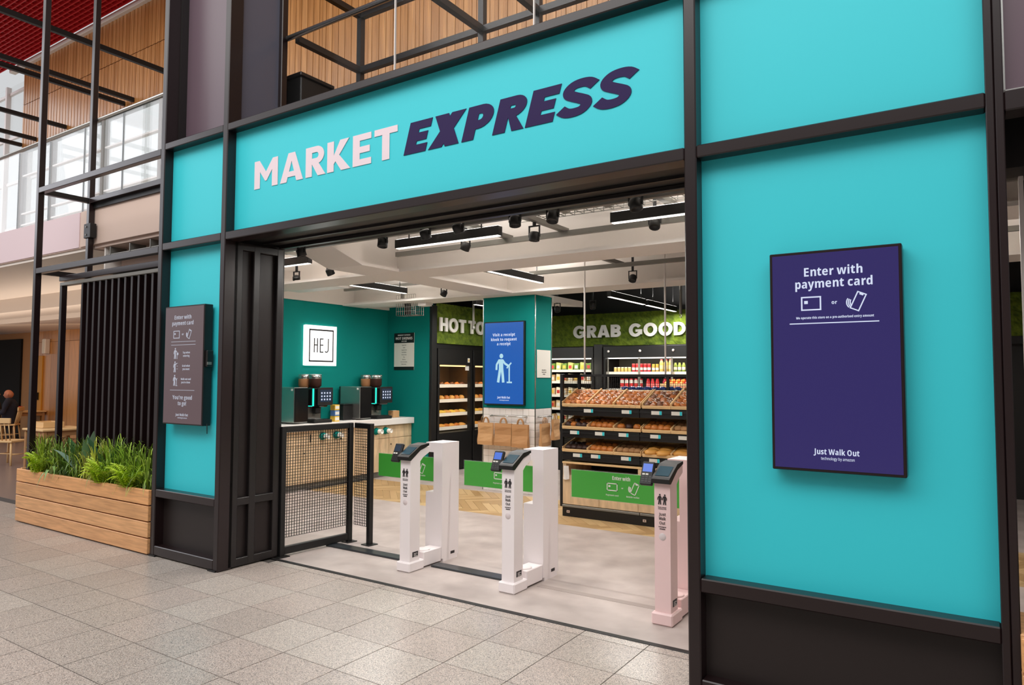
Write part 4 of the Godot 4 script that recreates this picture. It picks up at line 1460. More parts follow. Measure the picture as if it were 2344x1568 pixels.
func coffee_machine(at: Vector3, label: String) -> Node3D:
	var t := thing("coffee_machine", label, "coffee machine", at, "coffee machines on the white worktop")
	box("base", V(-0.25, 0, -0.18), V(0.32, 0.05, 0.18), "black", t, 0.01)
	box("body", V(-0.25, 0.05, -0.165), V(0.08, 0.54, 0.165), "black_gloss", t, 0.01)
	box("upper_front", V(0.08, 0.24, -0.165), V(0.24, 0.54, 0.165), "black_gloss", t, 0.02)
	box("steel_back", V(0.08, 0.05, -0.13), V(0.10, 0.24, 0.15), "steel", t)
	box("side_cover", V(0.02, 0.05, 0.15), V(0.085, 0.24, 0.168), "steel", t)
	box("light_strip", V(0.24, 0.26, 0.13), V(0.25, 0.53, 0.162), "strip_teal", t, 0.003)
	box("light_strip", V(0.12, 0.255, 0.163), V(0.245, 0.268, 0.17), "strip_teal", t)
	var sp := box("spout", V(0.10, 0.14, -0.06), V(0.19, 0.24, 0.04), "black", t, 0.012)
	box("nozzle", V(-0.02, -0.09, -0.02), V(0.0, -0.05, 0.02), "steel", sp)
	box("drip_grid", V(0.09, 0.05, -0.13), V(0.30, 0.058, 0.13), "metal_dark", t)
	var scr := box("touch_screen", V(0.25, 0.27, -0.22), V(0.285, 0.545, 0.08), "black", t, 0.01)
	box("display", V(0.0176, -0.085, -0.115), V(0.019, 0.105, 0.115), "lcd_dim", scr)
	var st := S()
	for r in 3:
		for k in 4:
			bx(st, V(0.019, 0.04 - r * 0.05, -0.095 + k * 0.055), V(0.0195, 0.065 - r * 0.05, -0.07 + k * 0.055))
	stuff(obj("drink_icons", st, "scr_text", scr))
	for k in 2:
		var x := -0.14 + k * 0.17
		st = S()
		lathe(st, [Vector2(0.07, 0.54), Vector2(0.10, 0.57), Vector2(0.10, 0.68)], 18, Transform3D(Basis(), V(x, 0, -0.01 - k * 0.06)))
		var hp := obj("hopper", st, mk("bean%d" % k, [c8(178, 126, 86), c8(62, 34, 26)][k], 0.35), t)
		st = S()
		lathe(st, [Vector2(0.10, 0.68), Vector2(0.104, 0.70), Vector2(0.104, 0.745), Vector2(0.09, 0.75), Vector2(0, 0.755)], 18, Transform3D(Basis(), V(x, 0, -0.01 - k * 0.06)))
		obj("lid", st, "steel", hp)
	return t


# ------------------------------------------------------------------ teal column
func column_and_bags() -> void:
	var c := thing("column", "square teal column with white tiled foot in the middle of the shop", "column", V(-5.845, 0, -5.235))
	box("core", V(-0.46, 0, -0.225), V(0.46, 2.925, 0.225), "grout", c)
	box("cladding", V(-0.468, 1.245, -0.235), V(0.468, 2.92, 0.235), "teal_in", c, 0.003)
	box("corner_trim", V(0.462, 0.0, 0.228), V(0.474, 2.92, 0.24), "steel", c)
	box("corner_trim", V(-0.474, 0.0, 0.228), V(-0.462, 2.92, 0.24), "steel", c)
	box("corner_trim", V(0.462, 0.0, -0.24), V(0.474, 2.92, -0.228), "steel", c)
	for r in 12:
		for k in 9:
			box("tile", V(-0.46 + k * 0.1022 + 0.0015, r * 0.1035 + 0.0015, 0.222), V(-0.46 + (k + 1) * 0.1022 - 0.0015, (r + 1) * 0.1035 - 0.0015, 0.234), "white", c, 0.002)
		for k in 4:
			box("tile", V(0.457, r * 0.1035 + 0.0015, -0.225 + k * 0.1125 + 0.0015), V(0.469, (r + 1) * 0.1035 - 0.0015, -0.225 + (k + 1) * 0.1125 - 0.0015), "white", c, 0.002)
	var t := thing("display_screen", "bright blue display reading Visit a receipt kiosk, on the teal column", "screen", V(-5.895, 1.915, -4.995))
	box("casing", V(-0.362, -0.625, 0.0), V(0.362, 0.625, 0.05), "black", t, 0.004)
	var s := box("screen", V(-0.346, -0.608, 0.048), V(0.346, 0.608, 0.053), "scr_blue", t)
	txt(s, "Visit a receipt", V(0, 0.405, 0.0028), 0.042, "scr_text", 0.405)
	txt(s, "kiosk to request", V(0, 0.335, 0.0028), 0.042, "scr_text", 0.465)
	txt(s, "a receipt", V(0, 0.268, 0.0028), 0.042, "scr_text")
	figure_icon(s, V(-0.05, -0.298, 0.0028), 0.445, "scr_pale", 0)
	txt(s, "Just Walk Out", V(0, -0.528, 0.0028), 0.032, "scr_text", 0.23)
	txt(s, "technology by amazon", V(0.01, -0.56, 0.0028), 0.016, "scr_text", 0.17, 0.0, false)
	# paper notice on the side
	var q := thing("notice", "white paper notice on the right-hand side of the teal column", "notice", V(-5.372, 1.905, -5.235))
	var sh := box("sheet", V(0.0, -0.205, -0.195), V(0.004, 0.205, 0.195), "paper", q)
	for k in 3:
		txt(sh, ["Shop with us", "Scan to enter", "and go"][k], V(0.0025, -0.10 - k * 0.03, 0), 0.016, "ink", 0.0, PI / 2, false)
	# rails and bags
	var st := S()
	tube(st, [V(-0.31, 0, 0.04), V(0.31, 0, 0.04)], 0.008, 8)
	for x in [-0.31, 0.31]:
		tube(st, [V(x, 0, -0.005), V(x, 0, 0.045)], 0.012, 8)
	var rl := thing("hook_rail", "slim steel rail with paper bags across the tiled front of the column", "rail", V(-5.83, 1.125, -4.998), "bag rails on the column")
	obj("rail", st, "steel", rl)
	st = S()
	tube(st, [V(0.04, 0, -0.16), V(0.04, 0, 0.16)], 0.008, 8)
	for z in [-0.16, 0.16]:
		tube(st, [V(-0.005, 0, z), V(0.045, 0, z)], 0.012, 8)
	rl = thing("hook_rail", "slim steel rail with paper bags on the tiled right side of the column", "rail", V(-5.373, 1.125, -5.235), "bag rails on the column")
	obj("rail", st, "steel", rl)
	bag(V(-6.20, 0.69, -4.92), 0.27, 0.33, 0.0, "kraft", "tan paper carrier bag hanging leftmost in front of the column tiles")
	bag(V(-5.88, 0.69, -4.92), 0.30, 0.33, 0.03, "kraft_dark", "brown paper carrier bag hanging in the middle of the column's front rail")
	bag(V(-5.58, 0.68, -4.92), 0.29, 0.335, -0.04, "kraft_dark", "brown paper carrier bag hanging rightmost on the column's front rail")
	bag(V(-6.37, 0.70, -5.1), 0.26, 0.33, PI / 2, "kraft_dark", "paper carrier bag on the column's hidden left side, edge-on behind the tan bag")
	bag(V(-5.30, 0.70, -5.15), 0.25, 0.33, PI / 2, "kraft", "paper carrier bag nearer the front on the column's right side")
	bag(V(-5.24, 0.78, -5.36), 0.22, 0.30, PI / 2 + 0.1, "kraft", "paper carrier bag farther back on the column's right side")


func bag(at: Vector3, w: float, h: float, yaw: float, m: String, label: String) -> void:
	var t := thing("paper_bag", label, "bag", at, "paper bags on the column")
	t.rotation.y = yaw
	var st := S()
	var n := 6
	# pillow-flat bag with folded sides and a crease
	var pr := []
	for k in n + 1:
		var f := float(k) / n
		var d := 0.028 * (1.0 - 0.55 * f) + 0.006 * sin(f * 9.0)
		var ww := w / 2 * (1.0 - 0.02 * sin(f * PI))
		var cur := [V(-ww, f * h, d), V(0, f * h, d + 0.008 * sin(f * 7 + 1)), V(ww, f * h, d), V(ww - 0.012, f * h, 0), V(ww, f * h, -d), V(-ww, f * h, -d), V(-ww + 0.012, f * h, 0)]
		if k:
			for j in 7:
				var a: Vector3 = pr[j]
				quad(st, pr[j], pr[(j + 1) % 7], cur[(j + 1) % 7], cur[j], V(0, 0, a.z) if absf(a.z) > 0.001 else V(a.x, 0, 0))
		else:
			quad(st, cur[0], cur[2], cur[4], cur[5], Vector3.DOWN)
		pr = cur
	obj("body", st, m, t)
	for s in [-1, 1]:
		st = S()
		var pts := []
		for k in 9:
			var a := PI * k / 8.0
			pts.append(V(cos(a) * w * 0.19, h - 0.02 + sin(a) * 0.10, s * 0.012))
		for k in 8:
			seg(st, pts[k], pts[k + 1], 0.014, 0.006, Vector3.BACK)
		obj("handle", st, "kraft_dark", t)


# ------------------------------------------------------------------ living-moss bands and pastry cabinets
func moss(n: String, label: String, o: Vector3, u: Vector3, v: Vector3, nrm: Vector3) -> Node3D:
	var fn := FastNoiseLite.new()
	fn.seed = 11
	fn.frequency = 9.0
	fn.fractal_octaves = 3
	var f2 := FastNoiseLite.new()
	f2.seed = 4
	f2.frequency = 1.6
	var st := SurfaceTool.new()
	st.begin(Mesh.PRIMITIVE_TRIANGLES)
	st.set_smooth_group(0)
	var nu := int(u.length() / 0.02)
	var nv := int(v.length() / 0.02)
	for j in nv + 1:
		for i in nu + 1:
			var p := o + u * (float(i) / nu) + v * (float(j) / nv)
			var d := fn.get_noise_3dv(p) * 0.5 + 0.5
			var e := f2.get_noise_3dv(p) * 0.5 + 0.5
			d = clampf(d + rng.randf_range(-0.2, 0.2), 0, 1)
			var c := Color(0.035, 0.07, 0.008).lerp(Color(0.22, 0.30, 0.02), clampf(d * 0.75 + e * 0.45 - 0.15, 0, 1))
			st.set_color(c)
			st.add_vertex(p + nrm * (0.01 + d * 0.045))
	for j in nv:
		for i in nu:
			var a := j * (nu + 1) + i
			for q in [a, a + nu + 1, a + 1, a + 1, a + nu + 1, a + nu + 2]:
				st.add_index(q)
	if not M.has("moss"):
		var m := mk("moss", Color(1, 1, 1), 0.95)
		m.vertex_color_use_as_albedo = true
	var t := thing(n, label, "moss wall", Vector3.ZERO, "moss bands over the cabinets")
	stuff(obj("moss", st, "moss", t))
	return t


func lump_mesh(rx: float, ry: float, rz: float, sd: int, rough := 0.12) -> ArrayMesh:
	var fn := FastNoiseLite.new()
	fn.seed = sd
	fn.frequency = 1.4
	var st := S()
	st.set_smooth_group(1)
	var n := 10
	var r := 6
	var P := func(i: int, j: int) -> Vector3:
		var a := TAU * (i % n) / n
		var b := PI * 0.5 * (1.0 - float(j) / r * 1.45)
		var d := Vector3(cos(a) * cos(b), sin(b), sin(a) * cos(b))
		var q := d * (1.0 + fn.get_noise_3dv(d * 1.2) * rough * 2.0)
		return Vector3(q.x * rx, maxf(q.y, -0.35) * ry + ry * 0.35, q.z * rz)
	for j in r:
		for i in n:
			var a: Vector3 = P.call(i, j)
			var b: Vector3 = P.call(i + 1, j)
			var c: Vector3 = P.call(i + 1, j + 1)
			var d: Vector3 = P.call(i, j + 1)
			var out := a + c + Vector3(0, 0.001 - ry * 0.35, 0)
			tri(st, a, b, c, out)
			tri(st, a, c, d, out)
	st.generate_normals()
	return st.commit()


var lumps := {}

func lump(n: String, label: String, cat: String, group: String, at: Vector3, kind: String, m, yaw := 0.0) -> MeshInstance3D:
	if lumps.is_empty():
		lumps = {"bun": lump_mesh(0.05, 0.045, 0.05, 1), "bun2": lump_mesh(0.055, 0.05, 0.05, 2, 0.15), "roll": lump_mesh(0.09, 0.035, 0.04, 3), "pack": lump_mesh(0.052, 0.032, 0.055, 4, 0.3), "pack2": lump_mesh(0.048, 0.034, 0.058, 5, 0.3), "cookie": lump_mesh(0.11, 0.05, 0.09, 6), "fruit": lump_mesh(0.042, 0.042, 0.042, 7, 0.03), "slice": lump_mesh(0.06, 0.03, 0.045, 8, 0.2)}
	var o := MeshInstance3D.new()
	o.mesh = lumps[kind]
	o.position = at
	o.rotation.y = yaw
	put(o, n, m, self)
	tag(o, label, cat, group)
	return o


func pastry_wall() -> void:
	var t := moss("moss_band", "bright green moss band with white letters over the pastry cabinets at the left", V(-8.05, 2.31, -5.93), V(0, 0, -2.4), V(0, 0.72, 0), V(1, 0, 0))
	for q in [["HOT", -5.945, 0.76], ["TO", -6.80, 0.5], ["GO", -7.44, 0.58]]:
		word(t, q[0], V(-7.97, 2.525, q[1]), q[2], 0.245, 0.25, 0.12, "letter_white", PI / 2, 0.0, 0.03)
	t = moss("moss_band", "long green moss band with white letters over the fridges along the rear wall", V(-8.0, 2.31, -8.42), V(11.1, 0, 0), V(0, 0.62, 0), V(0, 0, 1))
	word(t, "GRAB", V(-6.56, 2.47, -8.36), 1.01, 0.235, 0.26, 0.1, "letter_white", 0.0, 0.0, 0.03)
	word(t, "GOODIES", V(-5.385, 2.47, -8.36), 1.60, 0.235, 0.26, 0.1, "letter_white", 0.0, 0.0, 0.03)
	mk("crust", c8(190, 112, 44), 0.45)
	mk("crust_pale", c8(216, 154, 72), 0.45)
	mk("crust_dark", c8(104, 58, 28), 0.45)
	mk("choc", c8(58, 34, 26), 0.5)
	for b in 2:
		var z0 := -5.96 - b * 1.06
		var z1 := z0 - 1.02
		var p := thing("pastry_cabinet", ["black heated pastry cabinet with lit shelves, left of the column", "second lit pastry cabinet, mostly hidden by the teal column"][b], "cabinet", V(-8.02, 0, z0), "heated pastry cabinets")
		var L := -1.02
		box("base", V(-0.55, 0.02, L), V(0.02, 0.70, 0), "black", p, 0.004)
		box("top_hood", V(-0.55, 1.93, L), V(0.02, 2.22, 0), "black", p, 0.004)
		box("frame_post", V(-0.05, 0.70, -0.05), V(0.02, 1.93, 0), "black", p)
		box("frame_post", V(-0.05, 0.70, L), V(0.02, 1.93, L + 0.06), "black", p)
		box("back", V(-0.56, 0.70, L), V(-0.53, 1.93, 0), mk("cabinet_lining", c8(84, 60, 36), 0.4), p)
		box("side", V(-0.55, 0.70, -0.012), V(-0.05, 1.93, 0), "cabinet_lining", p)
		box("side", V(-0.55, 0.70, L), V(-0.05, 1.93, L + 0.012), "cabinet_lining", p)
		var ys := [0.78, 1.03, 1.28, 1.55]
		for y in ys:
			var sh := box("shelf", V(-0.52, y - 0.012, L + 0.02), V(-0.06, y, -0.02), "steel", p)
			box("price_strip", V(0.46 / 2, -0.03, -0.46), V(0.46 / 2 + 0.012, 0.03, 0.46), "paper", sh)
			box("lamp_strip", V(0.18, -0.02, -0.45), V(0.20, -0.008, 0.45), "warm_tube", sh)
		box("lamp_strip", V(-0.12, 1.90, L + 0.05), V(-0.09, 1.925, -0.05), "warm_tube", p)
		box("glass_front", V(-0.03, 0.70, L + 0.06), V(-0.024, 1.93, -0.05), "glass_clear", p)
		box("bottom_tray", V(-0.52, 0.70, L + 0.02), V(-0.05, 0.71, -0.02), "steel", p)
		if b == 0:
			box("round_badge", V(0.021, 1.98, -0.93), V(0.026, 2.06, -0.87), "paper", p, 0.002)
			box("badge_drop", V(0.026, 2.0, -0.915), V(0.028, 2.04, -0.885), "yellow", p)
			box("label", V(-0.02, 1.83, -0.96), V(-0.015, 1.92, -0.85), "paper", p)
		area_light("cabinet", V(-8.12, 1.9, z0 - 0.5), V(-8.3, 0.7, z0 - 0.5), Vector2(0.8, 0.1), 0.18, Color(1, 0.8, 0.5))
		area_light("cabinet", V(-7.99, 1.35, z0 - 0.5), V(-8.5, 1.3, z0 - 0.5), Vector2(0.9, 1.1), 0.10, Color(1, 0.82, 0.55))
		var n := 0
		for y in ys:
			for k in 6:
				var zz := z0 - 0.14 - k * 0.15
				var kind: String = ["roll", "roll", "bun", "slice"][n]
				var mm: String = [["crust", "crust_pale"], ["crust_pale", "yellow"], ["crust", "crust_pale"], ["crust", "crust_dark"]][n][k % 2]
				lump("pastry", "pastry %s from the left, %s shelf up, in the %s pastry cabinet" % [ORD[k], ORD[n], ["nearer", "farther"][b]], "pastry", "pastries in the heated cabinets", V(-8.16, y + 0.002, zz), kind, mm, rng.randf() * 0.5 - 0.25 + PI / 2).scale = V(1.25, 1.5, 1.25)
			n += 1


# ------------------------------------------------------------------ bread stand
func bread_stand() -> void:
	var X0 := -4.305
	var W := 3.5
	var t := thing("bread_stand", "tiered bakery stand with black shelf fronts and a plywood base, right of the column", "display stand", V(X0, 0, -3.9))
	box("plinth", V(0, 0.0, -0.75), V(W, 0.115, -0.01), "black", t)
	for k in 2:
		box("bumper_rail", V(0.0 + k * 1.03, 0.115, -0.02), V(1.02 + k * 1.03, 0.143, 0.005), "grey", t, 0.004)
	for k in 2:
		var sv := box("socket", V(0.06 + k * 1.0, 0.045, -0.01), V(0.10 + k * 1.0, 0.075, -0.004), "beige", t)
		box("pin", V(-0.006, -0.005, 0.003), V(0.006, 0.005, 0.005), "ink", sv)
	for k in 7:
		box("base_panel", V(0.0 + k * 0.5 + 0.002, 0.15, -0.03), V(k * 0.5 + 0.498, 0.50, -0.008), "ply", t, 0.002)
	box("base_core", V(0.005, 0.115, -0.75), V(W, 0.50, -0.035), "ply", t)
	box("base_top", V(0, 0.645, -0.75), V(W, 0.67, 0.0), "tray_wood", t, 0.003)
	for x in [0.0, 1.0, 2.0, 3.0]:
		box("base_divider", V(x, 0.50, -0.70), V(x + 0.05, 0.645, -0.01), "ply", t)
	box("recess_back", V(0, 0.50, -0.75), V(W, 0.645, -0.70), "black", t)
	for y in [[0.69, 0.788], [0.968, 1.066], [1.236, 1.34]]:
		for k in 3:
			box("shelf_front", V(0.002 + k * 1.03, y[0], -0.03), V(1.028 + k * 1.03, y[1], 0.0), "metal_dark", t, 0.004)
			box("shelf_lip", V(0.002 + k * 1.03, y[1] - 0.045, 0.0), V(1.028 + k * 1.03, y[1] - 0.025, 0.012), "black", t)
		box("shelf", V(0, y[0] + 0.02, -0.44), V(W, y[0] + 0.05, -0.03), "black", t)
	box("back_board", V(0, 0.67, -0.50), V(W, 1.45, -0.47), "black", t)
	box("side_post", V(-0.035, 0.115, -0.05), V(0.005, 1.745, -0.005), "black", t, 0.003)
	box("side_post", V(-0.035, 0.115, -0.50), V(0.005, 1.745, -0.455), "black", t, 0.003)
	box("side_rail", V(-0.03, 1.70, -0.455), V(0.0, 1.745, -0.05), "black", t)
	box("back_rail", V(0.005, 1.715, -0.495), V(W, 1.745, -0.465), "black", t)
	for x in [0.18, 1.18, 2.2]:
		box("back_post", V(x, 1.45, -0.495), V(x + 0.03, 1.72, -0.465), "black", t)
	var st := S()
	mesh_grid(st, V(-0.015, 0.67, -0.455), V(0, 0, 0.405), V(0, 1.03, 0), 15, 38)
	mesh_grid(st, V(0.005, 1.45, -0.48), V(W, 0, 0), V(0, 0.265, 0), 120, 10)
	stuff(obj("wire_mesh", st, "black", t))
	# rear ledge carrying packets
	box("rear_ledge", V(0.2, 1.52, -0.80), V(W, 1.55, -0.51), "black", t)
	# price labels
	var lab := [[1.30, [0.31, 0.44, 0.81, 1.18, 1.42]], [1.03, [0.12, 0.46, 0.77, 1.165, 1.5]], [0.755, [0.16, 0.405, 0.80, 1.15, 1.5]]]
	for l in lab:
		for x in l[1]:
			if l[0] > 1.2 and x == 0.44:
				continue
			var pl := box("price_label", V(x, l[0] - 0.02, 0.012), V(x + 0.125, l[0] + 0.022, 0.016), "paper", t)
			box("teal_corner", V(0.035, -0.021, 0.0018), V(0.0625, 0.021, 0.003), "teal", pl)
	# trays and bakes
	var tier := ["top", "middle", "bottom"]
	var ty := [1.345, 1.07, 0.79]
	var backs := [1.515, 1.19, 0.90]
	mk("bag_glint", c8(236, 224, 210), 0.1)  # pale colour paints the glints on the plastic bags
	var kinds := [["pack", "pack2", "pack", "pack2", "pack", "pack2"], ["bun", "bun2", "bun", "bun2", "bun", "bun"], ["bun", "bun2", "bun", "cookie", "cookie", "cookie"]]
	var mats := [["crust", "crust", "crust", "crust_dark", "crust", "crust"], ["choc", "crust", "choc", "crust", "kraft_dark", "crust"], ["choc", "crust", "kraft_dark", "crust_pale", "crust_pale", "crust_pale"]]
	mk("crust_b", c8(168, 96, 44), 0.35)
	for r in 3:
		for k in 6:
			var x0 := X0 + 0.003 + k * 0.348 + (0.015 if k > 2 else 0.0)
			var rise: float = backs[r] - ty[r]
			var ang := atan2(rise, 0.42)
			var tr := thing("wooden_tray", "pale wood tray %s from the left on the bakery stand's %s tier" % [ORD[k], tier[r]], "tray", V(x0, ty[r], -3.895), "wooden trays on the bakery stand")
			tr.rotation.x = ang
			box("floor", V(0.008, 0, -0.45), V(0.338, 0.01, -0.014), "tray_wood", tr)
			box("front_lip", V(0.0, 0, -0.014), V(0.346, 0.036, 0.0), "tray_wood", tr, 0.002)
			box("back_lip", V(0.0, 0, -0.464), V(0.346, 0.036, -0.45), "tray_wood", tr, 0.002)
			box("side", V(0.0, 0.001, -0.45), V(0.008, 0.06, -0.014), "tray_wood", tr)
			box("side", V(0.338, 0.001, -0.45), V(0.346, 0.06, -0.014), "tray_wood", tr)
			var kind: String = kinds[r][k]
			var cols: int = 4 if kind.begins_with("bun") else (4 if kind.begins_with("pack") else 2)
			var rows: int = 2 if r else 4
			if r == 1 and k == 2:
				cols = 3
				rows = 1
			for j in rows:
				for i in cols:
					var loc := V(0.173 + (i - (cols - 1) / 2.0) * (0.30 / cols), 0.012, -0.07 - j * (0.103 if r == 0 else 0.11) + rng.randf_range(-0.01, 0.01))
					var p := tr.transform * loc
					var mm: String = mats[r][k]
					if r == 0 and (i + j) % 2:
						mm = "crust_b"
					elif r > 0 and rng.randf() < 0.35:
						mm = "crust" if mm == "choc" else mm
					var nm: String = ["wrapped_pastry", "bread_roll", "cookie" if kind == "cookie" else "bread_roll"][r]
					var o := lump(nm, "%s %s from left, %s row, %s tray of the %s tier" % [["glossy bagged pastry", "baked roll", "large cookie" if kind == "cookie" else "small dark roll"][r], ORD[i], ["front", "second", "third", "back"][j], ORD[k], tier[r]], ["pastry", "roll", "cookie" if kind == "cookie" else "roll"][r], ["bagged pastries on the top tier", "rolls on the middle tier", "bakes on the bottom tier"][r], p, kind, mm, rng.randf() * TAU if r else rng.randf() * 0.6)
					o.rotation.x = ang if r == 0 else 0.0
					if r == 0 and rng.randf() < 0.75:
						var gst := S()
						for gk in 4:
							var a := V(rng.randf_range(-0.04, 0.02), 0.047 - gk * 0.002, rng.randf_range(-0.05, 0.03))
							ribbon(gst, a, a + V(rng.randf_range(0.015, 0.045), -0.002, rng.randf_range(0.01, 0.04)), 0.012, 0.008, 3)
						stuff(obj("wrapper_glint", gst, "bag_glint", o))  # pale ribbons laid on as painted glints of the plastic
	# packets on the rear ledge
	var bl := mk("packet_blue", c8(36, 72, 150), 0.3)
	for k in 8:
		lump("snack_packet", "shiny blue snack packet, %s from the left on the ledge behind the mesh" % ORD[k], "packet", "blue packets behind the bakery mesh", V(-3.75 + k * 0.10, 1.55, -4.55), "pack", "packet_blue", k * 0.7)
	for k in 6:
		lump("baked_snack", "brown bake %s from the left, behind the mesh right of the blue packets" % ORD[k], "pastry", "bakes behind the bakery mesh", V(-2.92 + k * 0.11, 1.55, -4.55), "bun", ["crust", "choc", "crust_dark"][k % 3], k * 0.5)
	# paper roll hanging by the stand's left end
	var pr := thing("paper_towel", "white paper sheet hanging at the left end of the stand's base", "paper", V(-4.24, 0.46, -3.885))
	st = S()
	var prev := []
	for k in 7:
		var f := k / 6.0
		var w := 0.035 + 0.008 * f
		var y := 0.16 - f * 0.165
		var cur := [V(-w, y, 0.0 + 0.006 * sin(f * 6)), V(0, y - 0.006 * f, 0.012), V(w, y + 0.004 * f, 0.004 * cos(f * 5))]
		if k:
			for j in 2:
				quad(st, prev[j], prev[j + 1], cur[j + 1], cur[j], Vector3.BACK)
				quad(st, prev[j] - V(0, 0, 0.002), prev[j + 1] - V(0, 0, 0.002), cur[j + 1] - V(0, 0, 0.002), cur[j] - V(0, 0, 0.002), Vector3.FORWARD)
		prev = cur
	obj("sheet", st, "white", pr)


# ------------------------------------------------------------------ fridges
func fridge(label: String, x0: float, x1: float, z: float, ys: Array, lit: float) -> Node3D:
	var t := thing("display_fridge", label, "fridge", V(x0, 0, z), "open fridges along the rear wall")
	var w := x1 - x0
	box("plinth", V(0, 0, -0.62), V(w, 0.35, 0), "black", t, 0.004)
	box("back", V(0, 0.35, -0.62), V(w, 2.2, -0.58), mk("fridge_back", c8(90, 86, 78), 0.5), t)
	box("top_hood", V(0, 2.06, -0.60), V(w, 2.26, 0.01), "black", t, 0.004)
	for x in [0.0, w - 0.04]:
		box("side", V(x, 0.35, -0.58), V(x + 0.04, 2.06, 0), "black", t)
	box("lamp_strip", V(0.05, 2.04, -0.1), V(w - 0.05, 2.058, -0.07), "tube", t)
	for y in ys:
		box("shelf", V(0.04, y - 0.02, -0.56), V(w - 0.04, y, -0.05), "metal_dark", t)
		box("price_strip", V(0.04, y - 0.035, -0.05), V(w - 0.04, y + 0.01, -0.04), "paper", t)
	area_light("fridge", V((x0 + x1) / 2, 2.03, z - 0.09), V((x0 + x1) / 2, 0.5, z - 0.25), Vector2(w * 0.9, 0.06), lit * 0.5, Color(1, 0.95, 0.85))
	area_light("fridge", V((x0 + x1) / 2, 1.9, z + 0.35), V((x0 + x1) / 2, 1.2, z - 0.3), Vector2(w * 0.9, 0.1), lit * 0.6, Color(1, 0.95, 0.85))
	return t


func can_mesh(r: float, h: float, neck: float) -> ArrayMesh:
	var st := S()
	lathe(st, [Vector2(0, 0), Vector2(r * 0.9, 0), Vector2(r, 0.008), Vector2(r, h * 0.72), Vector2(lerpf(r, neck, 0.8), h * 0.88), Vector2(neck, h * 0.9)], 10)
	st.generate_normals()
	return st.commit()


func bottle(n: String, label: String, cat: String, group: String, at: Vector3, r: float, h: float, body: Color, cap: Color, band: Color, neck := 0.6) -> void:
	var key := "b%.3f %.3f %.2f" % [r, h, neck]
	if not boxes.has(key):
		boxes[key] = can_mesh(r, h, r * neck)
		var s1 := S()
		lathe(s1, [Vector2(r * neck * 1.08, h * 0.87), Vector2(r * neck * 1.08, h), Vector2(0, h)], 10)
		s1.generate_normals()
		boxes[key + "c"] = s1.commit()
		s1 = S()
		lathe(s1, [Vector2(r * 1.02, h * 0.25), Vector2(r * 1.02, h * 0.55)], 10)
		s1.generate_normals()
		boxes[key + "l"] = s1.commit()
	var t := thing(n, label, cat, at, group)
	for q in [["", "body", body], ["c", "cap", cap], ["l", "label_band", band]]:
		var o := MeshInstance3D.new()
		o.mesh = boxes[key + q[0]]
		var col: Color = q[2]
		var mkey := "c" + col.to_html()
		if not M.has(mkey):
			mk(mkey, col, 0.25)
		put(o, q[1], mkey, t)


